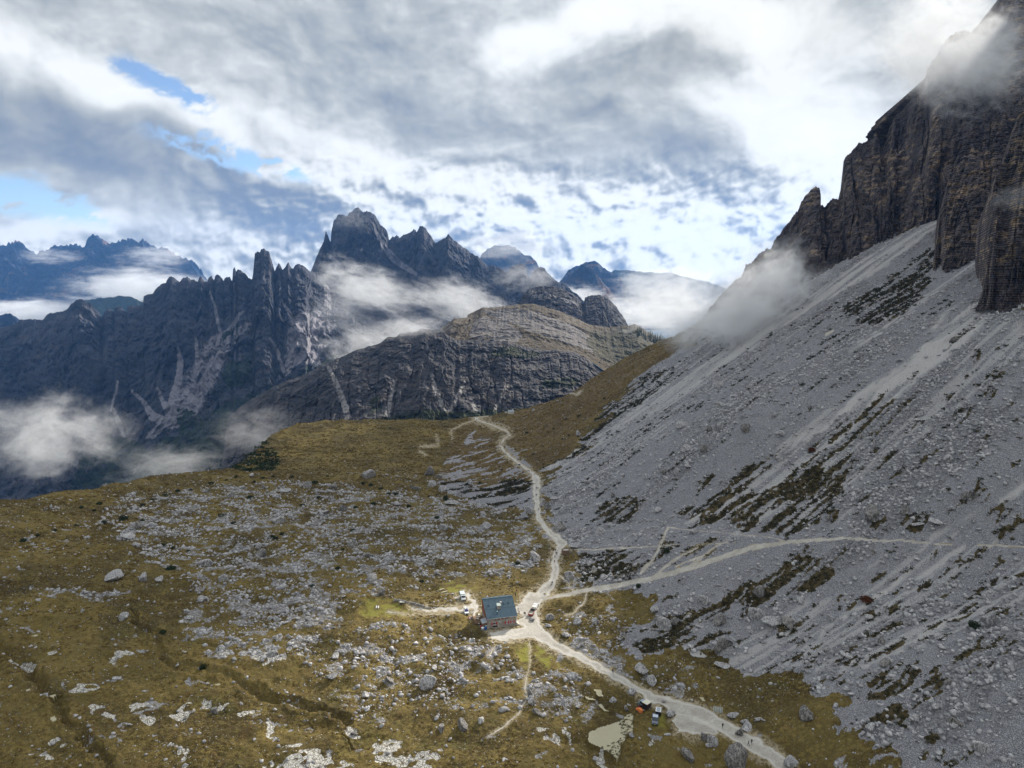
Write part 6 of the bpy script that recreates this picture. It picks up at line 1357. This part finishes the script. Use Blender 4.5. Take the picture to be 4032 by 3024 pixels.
if MIST:
    # px, py, distance, half sizes in photo units, depth m, density
    mist('mist', 200, 1720, 1600, 560, 380, 300, .0052, 1, .45)
    mist('mist', 680, 1830, 1200, 560, 220, 200, .0034, 2, .48)
    mist('mist', 1000, 1690, 1500, 520, 230, 220, .0026, 12, .48)
    mist('mist', 1450, 1130, 3000, 500, 210, 350, .0062, 3, .455, (1, 1, 1.3), rad(14))
    mist('mist', 1850, 1200, 2750, 500, 200, 320, .0060, 4, .45, (1, 1, 1.3), rad(16))
    mist('mist', 1520, 1370, 2200, 520, 300, 260, .0056, 5, .45)
    mist('mist', 1330, 1230, 2700, 330, 200, 260, .0030, 21, .48)
    mist('mist', 2080, 1090, 3300, 300, 160, 260, .0036, 6, .47)
    mist('mist', 2000, 960, 4800, 420, 150, 400, .0030, 22, .45)
    mist('mist', 2990, 1200, 545, 500, 330, 80, .055, 7, .40, tilt=rad(-20))
    mist('mist', 2790, 1310, 620, 380, 220, 75, .045, 17, .41, tilt=rad(-20))
    mist('mist', 2640, 1200, 1500, 420, 260, 160, .010, 23, .40)
    mist('mist', 3760, 200, 470, 600, 400, 85, .032, 8, .40, tilt=rad(20))
    mist('mist', 4000, 780, 300, 200, 140, 30, .014, 18, .49)
    mist('mist', 560, 1130, 8000, 620, 170, 900, .0030, 9, .42)
    mist('mist', 150, 1230, 7600, 520, 120, 900, .0034, 10, .42)
    mist('mist', 620, 1010, 10000, 330, 90, 700, .0024, 24, .45)
    mist('mist', 200, 1010, 10000, 300, 70, 700, .0018, 25, .47)
    mist('mist', 2560, 1230, 4600, 560, 150, 800, .0034, 11, .45)
    mist('mist', 2250, 1180, 5000, 330, 110, 700, .0040, 26, .42)
    mist('mist', 1620, 1290, 1950, 330, 130, 160, .0060, 31, .45)
    mist('mist', 3060, 1030, 640, 300, 200, 80, .020, 32, .45, tilt=rad(-25))
    mist('mist', 2620, 1120, 4000, 420, 160, 500, .0030, 33, .42)
    mist('mist', 1400, 880, 4150, 240, 140, 180, .0030, 14, .49)
    mist('mist', 20, 1990, 420, 260, 70, 50, .010, 15, .50)
if HAZE:
    bm = bmesh.new(); bmesh.ops.create_cube(bm, size=1)
    bmesh.ops.transform(bm, matrix=Matrix.Translation((0, 5900, 0)) @ Matrix.Diagonal((22000, 13000, 1, 1)), verts=bm.verts)
    for v in bm.verts: v.co.z = -911 if v.co.z < 0 else 1150
    me = bpy.data.meshes.new('haze'); bm.to_mesh(me); bm.free(); o = link('haze', me); tag(o, kind='stuff')
    k = NT('thin_air'); pv = k.n('ShaderNodeVolumePrincipled', {'Color': (.18, .44, 1.0, 1), 'Density': HAZE, 'Anisotropy': .3})
    k.n('ShaderNodeOutputMaterial', {'Volume': pv.outputs[0]}); me.materials.append(k.m)
# ================================================================== SKY, SUN, AIR, CAMERA
SUN_AZ, SUN_EL = rad(34.0), rad(27.0)
sun_dir = Vector((math.sin(SUN_AZ) * math.cos(SUN_EL), math.cos(SUN_AZ) * math.cos(SUN_EL), math.sin(SUN_EL)))
ld = bpy.data.lights.new('sun', 'SUN'); ld.energy = 5.0; ld.angle = rad(.6); ld.color = (1.0, .93, .82)
so = bpy.data.objects.new('sun', ld); COL.objects.link(so)
so.rotation_euler = sun_dir.to_track_quat('Z', 'Y').to_euler(); so.location = (600, 800, 700)

def sky_panorama():
    """the clouds as seen in every direction: azimuth / elevation panorama computed here"""
    Wd, Ht = 4096, 2048
    def clouds(azm, tz):
        r22 = rad(20)
        def fr(sx, sy, ang=r22):
            c, s = math.cos(ang), math.sin(ang)
            # frame turned so that x runs down to the right
            return (azm * c - tz * s) * sx, (azm * s + tz * c) * sy
        wx = fbm(azm * 5, tz * 7, oct=4, seed=501, gain=.42) ; wy = fbm(azm * 5 + 9, tz * 7, oct=4, seed=502, gain=.42)
        x1, y1 = fr(3.4, 6.4); x2, y2 = fr(9, 14)
        big = fbm(x1 + wx * .4, y1 + wy * .4, oct=4, seed=503, gain=.45); mid = fbm(x2 + wx * .8, y2 + wy * .8, oct=4, seed=504, gain=.42)
        fine = fbm(azm * 34 + wx * 2, tz * 52 + wy * 2, oct=6, seed=505, gain=.6)
        A_, T_ = azm + wx * .055, tz + wy * .04
        A2, T2 = azm + wx * .028 + fine * .016, tz + wy * .018 + fine * .012
        def dirc(px, py):
            dx, dy, dz = [float(t) for t in ray(px, py)]
            return math.atan2(dx, dy), dz / math.hypot(dx, dy)
        def blob(px, py, rx, ry, ang, soft, fine_=False):
            a, t = dirc(px, py); c, s = math.cos(rad(ang)), math.sin(rad(ang))
            aa, tt = (A2, T2) if fine_ else (A_, T_)
            da, dt = aa - a, -(tt - t)          # dt grows downwards like the photograph
            u = (da * c + dt * s) * FL / rx; v = (-da * s + dt * c) * FL / ry
            return sstep(1 + soft * .5, 1 - soft * .55, np.hypot(u, v))
        def bil(a, t, sc, sd): 
            return 1 - np.abs(fbm(a * sc, t * sc * 1.35, oct=5, seed=sd, gain=.55)) * 2.2
        pf = bil(azm + wx * .05, tz + wy * .05, 6.5, 520) - bil(azm + .02 + wx * .05, tz + .026 + wy * .05, 6.5, 520)
        B = .63 + big * .15 + mid * .10 + pf * .22 + fine * .02
        for px, py, rx, ry, an, amt, sf in BANKS_SKY: B = B + amt * blob(px, py, rx, ry, an, sf)
        # billowing relief lit from the upper right
        e = .010
        h0 = bil(azm + wx * .02, tz + wy * .02, 14, 510); h1 = bil(azm + e + wx * .02, tz + e * 1.2 + wy * .02, 14, 510)
        g0 = bil(azm + wx * .02, tz + wy * .02, 38, 514); g1 = bil(azm + e * .4 + wx * .02, tz + e * .5 + wy * .02, 38, 514)
        low = sstep(.215, .09, tz) * sstep(-.50, -.2, azm) + .75 * sstep(.10, .02, tz) * sstep(-.2, -.5, azm)
        rel = (h0 - h1) * .9 + (g0 - g1) * .55 + (h0 - .55) * .22
        B = B + rel * (.08 + .80 * low) + fine * (.045 + .07 * low) + .10 * low
        B = B + sstep(-.1, .7, azm) * .04
        xs = np.array([-.2, .10, .26, .40, .54, .68, .82, 1.0, 1.4])
        cols = np.array([(.20,.25,.33),(.24,.29,.36),(.31,.35,.40),(.40,.435,.455),(.50,.53,.54),(.63,.655,.66),(.79,.81,.81),(.93,.95,.94),(1.0,1.01,1.0)])
        rgb = np.stack([np.interp(B, xs, cols[:, i]) for i in range(3)], -1)
        hole = np.zeros(azm.shape)
        for px, py, rx, ry, an in HOLES_SKY: hole = np.maximum(hole, blob(px, py, rx, ry, an, .9, True))
        hole = hole * sstep(.38, -.10, fine - .12)
        return rgb, 1 - np.clip(hole, 0, 1)
    img = np.zeros((Ht, Wd, 4), np.float32)
    # whole sky, coarse
    cw, ch = 512, 256
    u = (np.arange(cw) + .5) / cw; v = (np.arange(ch) + .5) / ch
    U, Vv = np.meshgrid(u, v)
    azm = (U - .25) * 2 * math.pi; azm = (azm + math.pi) % (2 * math.pi) - math.pi
    el = (Vv - .5) * math.pi
    rgb, cov = clouds(azm, np.tan(np.clip(el, -1.2, 1.2)) * .6)
    up = sstep(-.02, -.12, el)[..., None]
    rgb = rgb * (1 - up) + np.array([.10, .12, .15]) * up
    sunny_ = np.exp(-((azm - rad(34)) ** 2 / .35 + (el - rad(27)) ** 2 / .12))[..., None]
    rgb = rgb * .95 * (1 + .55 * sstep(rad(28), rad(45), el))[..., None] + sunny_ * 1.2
    lo = np.concatenate([rgb, cov[..., None]], -1)
    iy = (np.arange(Ht) + .5) / Ht * ch - .5; ix = (np.arange(Wd) + .5) / Wd * cw - .5
    y0 = np.clip(np.floor(iy).astype(int), 0, ch - 2); fy = np.clip(iy - y0, 0, 1)[:, None, None]
    x0 = np.floor(ix).astype(int); fx = (ix - x0)[None, :, None]
    lo2 = lo[y0] * (1 - fy) + lo[y0 + 1] * fy
    img[:] = lo2[:, x0 % cw] * (1 - fx) + lo2[:, (x0 + 1) % cw] * fx
    # the part of the sky this side of the pass, in full detail
    c0, c1 = int((.25 - 55 / 360) * Wd), int((.25 + 55 / 360) * Wd); q0, q1 = int((.5 - 14 / 180) * Ht), int((.5 + 38 / 180) * Ht)
    U, Vv = np.meshgrid((np.arange(c0, c1) + .5) / Wd, (np.arange(q0, q1) + .5) / Ht)
    azm = (U - .25) * 2 * math.pi; el = (Vv - .5) * math.pi
    rgb, cov = clouds(azm, np.tan(el))
    up = sstep(-.03, -.13, el)[..., None]
    rgb = rgb * (1 - up) + np.array([.10, .12, .15]) * up
    hi = np.concatenate([rgb, cov[..., None]], -1)
    wgt = (sstep(rad(54), rad(46), np.abs(azm)) * sstep(rad(37.5), rad(30), el) * sstep(rad(-13.5), rad(-11), el))[..., None]
    img[q0:q1, c0:c1] = img[q0:q1, c0:c1] * (1 - wgt) + hi * wgt
    im = bpy.data.images.new('cloud_panorama', Wd, Ht, alpha=True, float_buffer=True)
    im.colorspace_settings.name = 'Linear Rec.709'; im.alpha_mode = 'CHANNEL_PACKED'
    cv = np.repeat(img[..., 3:4], 4, axis=2).copy(); cv[..., 3] = 1; img[..., 3] = 1
    im.pixels.foreach_set(img.ravel()); im.update(); im.pack()
    im2 = bpy.data.images.new('cloud_cover', Wd, Ht, alpha=False)
    im2.colorspace_settings.name = 'Non-Color'; im2.pixels.foreach_set(cv.ravel()); im2.update(); im2.pack()
    return im, im2

BANKS_SKY = [
    (650, 90, 900, 150, 14, -.13, 1.2), (1300, 160, 420, 150, 30, -.10, 1.2), (2100, 520, 760, 190, 22, -.05, 1.2), (1500, 380, 620, 120, 20, -.07, 1.3),
    (560, 640, 700, 115, 20, -.30, 1.0), (150, 560, 330, 140, 12, -.16, 1.2), (1100, 860, 300, 150, 30, -.22, 1.1), (930, 760, 240, 80, 30, -.14, 1.1),
    (560, 430, 760, 50, 21, .27, 1.0), (120, 310, 330, 50, 8, .24, 1.0), (1250, 600, 420, 50, 17, .25, 1.1), (1800, 740, 520, 60, 14, .15, 1.1), (2050, 880, 520, 130, 12, .18, 1.0),
    (2500, 960, 460, 150, 10, .26, 1.1), (830, 705, 90, 40, 20, .30, .8), (150, 900, 240, 50, -6, .30, .9), (350, 890, 140, 50, 0, .22, .9), (1180, 720, 90, 40, 10, .2, .9),
    (2150, 120, 300, 90, -20, .38, 1.0), (2750, 60, 420, 90, 8, .42, 1.0), (3080, 460, 340, 260, 60, .36, 1.2), (3400, 200, 420, 230, 0, .14, 1.3), (3350, 560, 300, 260, 40, .12, 1.2), (3750, 60, 330, 260, 0, -.12, 1.2), (3600, 420, 200, 150, 40, -.08, 1.2), (3000, 950, 460, 240, 0, .22, 1.3),
    (2750, 210, 260, 90, 0, -.26, 1.1), (2330, 340, 170, 110, 0, -.15, 1.2), (2980, 230, 150, 90, 30, -.2, 1.1), (2780, 640, 240, 180, 60, -.17, 1.2), (2480, 600, 420, 150, 24, -.05, 1.2),
    (2100, 842, 150, 26, 8, -.52, .7), (2700, 1160, 300, 50, 6, -.34, 1.0), (2600, 1060, 160, 26, 0, -.2, 1.0), (1250, 980, 240, 90, 20, -.08, 1.2), (60, 1060, 500, 60, 0, .18, 1.0), (350, 1120, 420, 90, 0, .22, 1.0), (250, 1230, 500, 60, 0, .2, 1.0)]
HOLES_SKY = [(575, 330, 90, 40, 34), (690, 390, 100, 34, 30), (500, 285, 50, 26, 20), (860, 612, 220, 36, 12), (700, 570, 70, 30, 14), (1080, 660, 120, 20, 20), (110, 780, 200, 50, 18), (0, 745, 130, 60, 10), (250, 835, 130, 20, 16)]

def sky_world():
    k = NT('World', world=True)
    D = k.n('ShaderNodeTexCoord').outputs['Generated']
    env = k.n('ShaderNodeTexEnvironment', {'Vector': D}); env2 = k.n('ShaderNodeTexEnvironment', {'Vector': D})
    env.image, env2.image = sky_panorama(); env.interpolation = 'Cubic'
    sky = k.n('ShaderNodeTexSky', sky_type='NISHITA', sun_disc=False, sun_elevation=SUN_EL, sun_rotation=SUN_AZ, air_density=1.0, dust_density=.4, altitude=2300)
    blue = k.n('ShaderNodeVectorMath', {0: sky.outputs[0], 3: .085}, operation='SCALE').outputs[0]
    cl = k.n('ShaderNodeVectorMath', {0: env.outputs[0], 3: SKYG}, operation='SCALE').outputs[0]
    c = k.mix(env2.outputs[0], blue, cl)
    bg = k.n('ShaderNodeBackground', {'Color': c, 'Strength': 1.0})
    k.n('ShaderNodeOutputWorld', {'Surface': bg.outputs[0]})
    return k.m
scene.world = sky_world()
scene.world.cycles.sampling_method = 'MANUAL'; scene.world.cycles.sample_map_resolution = 256

cam = bpy.data.cameras.new('camera'); cam.sensor_width = 36; cam.lens = 24.0; cam.clip_start = .5; cam.clip_end = 60000
co = bpy.data.objects.new('camera', cam); COL.objects.link(co); co.rotation_euler = (math.pi / 2 - PITCH, 0, 0)
scene.camera = co
scene.view_settings.view_transform = 'Standard'; scene.view_settings.look = 'None'; scene.view_settings.gamma = 1
scene.view_settings.exposure = EXPO
scene.render.engine = 'CYCLES'
cy = scene.cycles
cy.max_bounces = 5; cy.diffuse_bounces = 3; cy.glossy_bounces = 2; cy.transmission_bounces = 2; cy.volume_bounces = 2; cy.transparent_max_bounces = 12
cy.use_denoising = True; cy.use_adaptive_sampling = True; cy.adaptive_threshold = .012
cy.volume_step_rate = 1.0; cy.volume_max_steps = 256
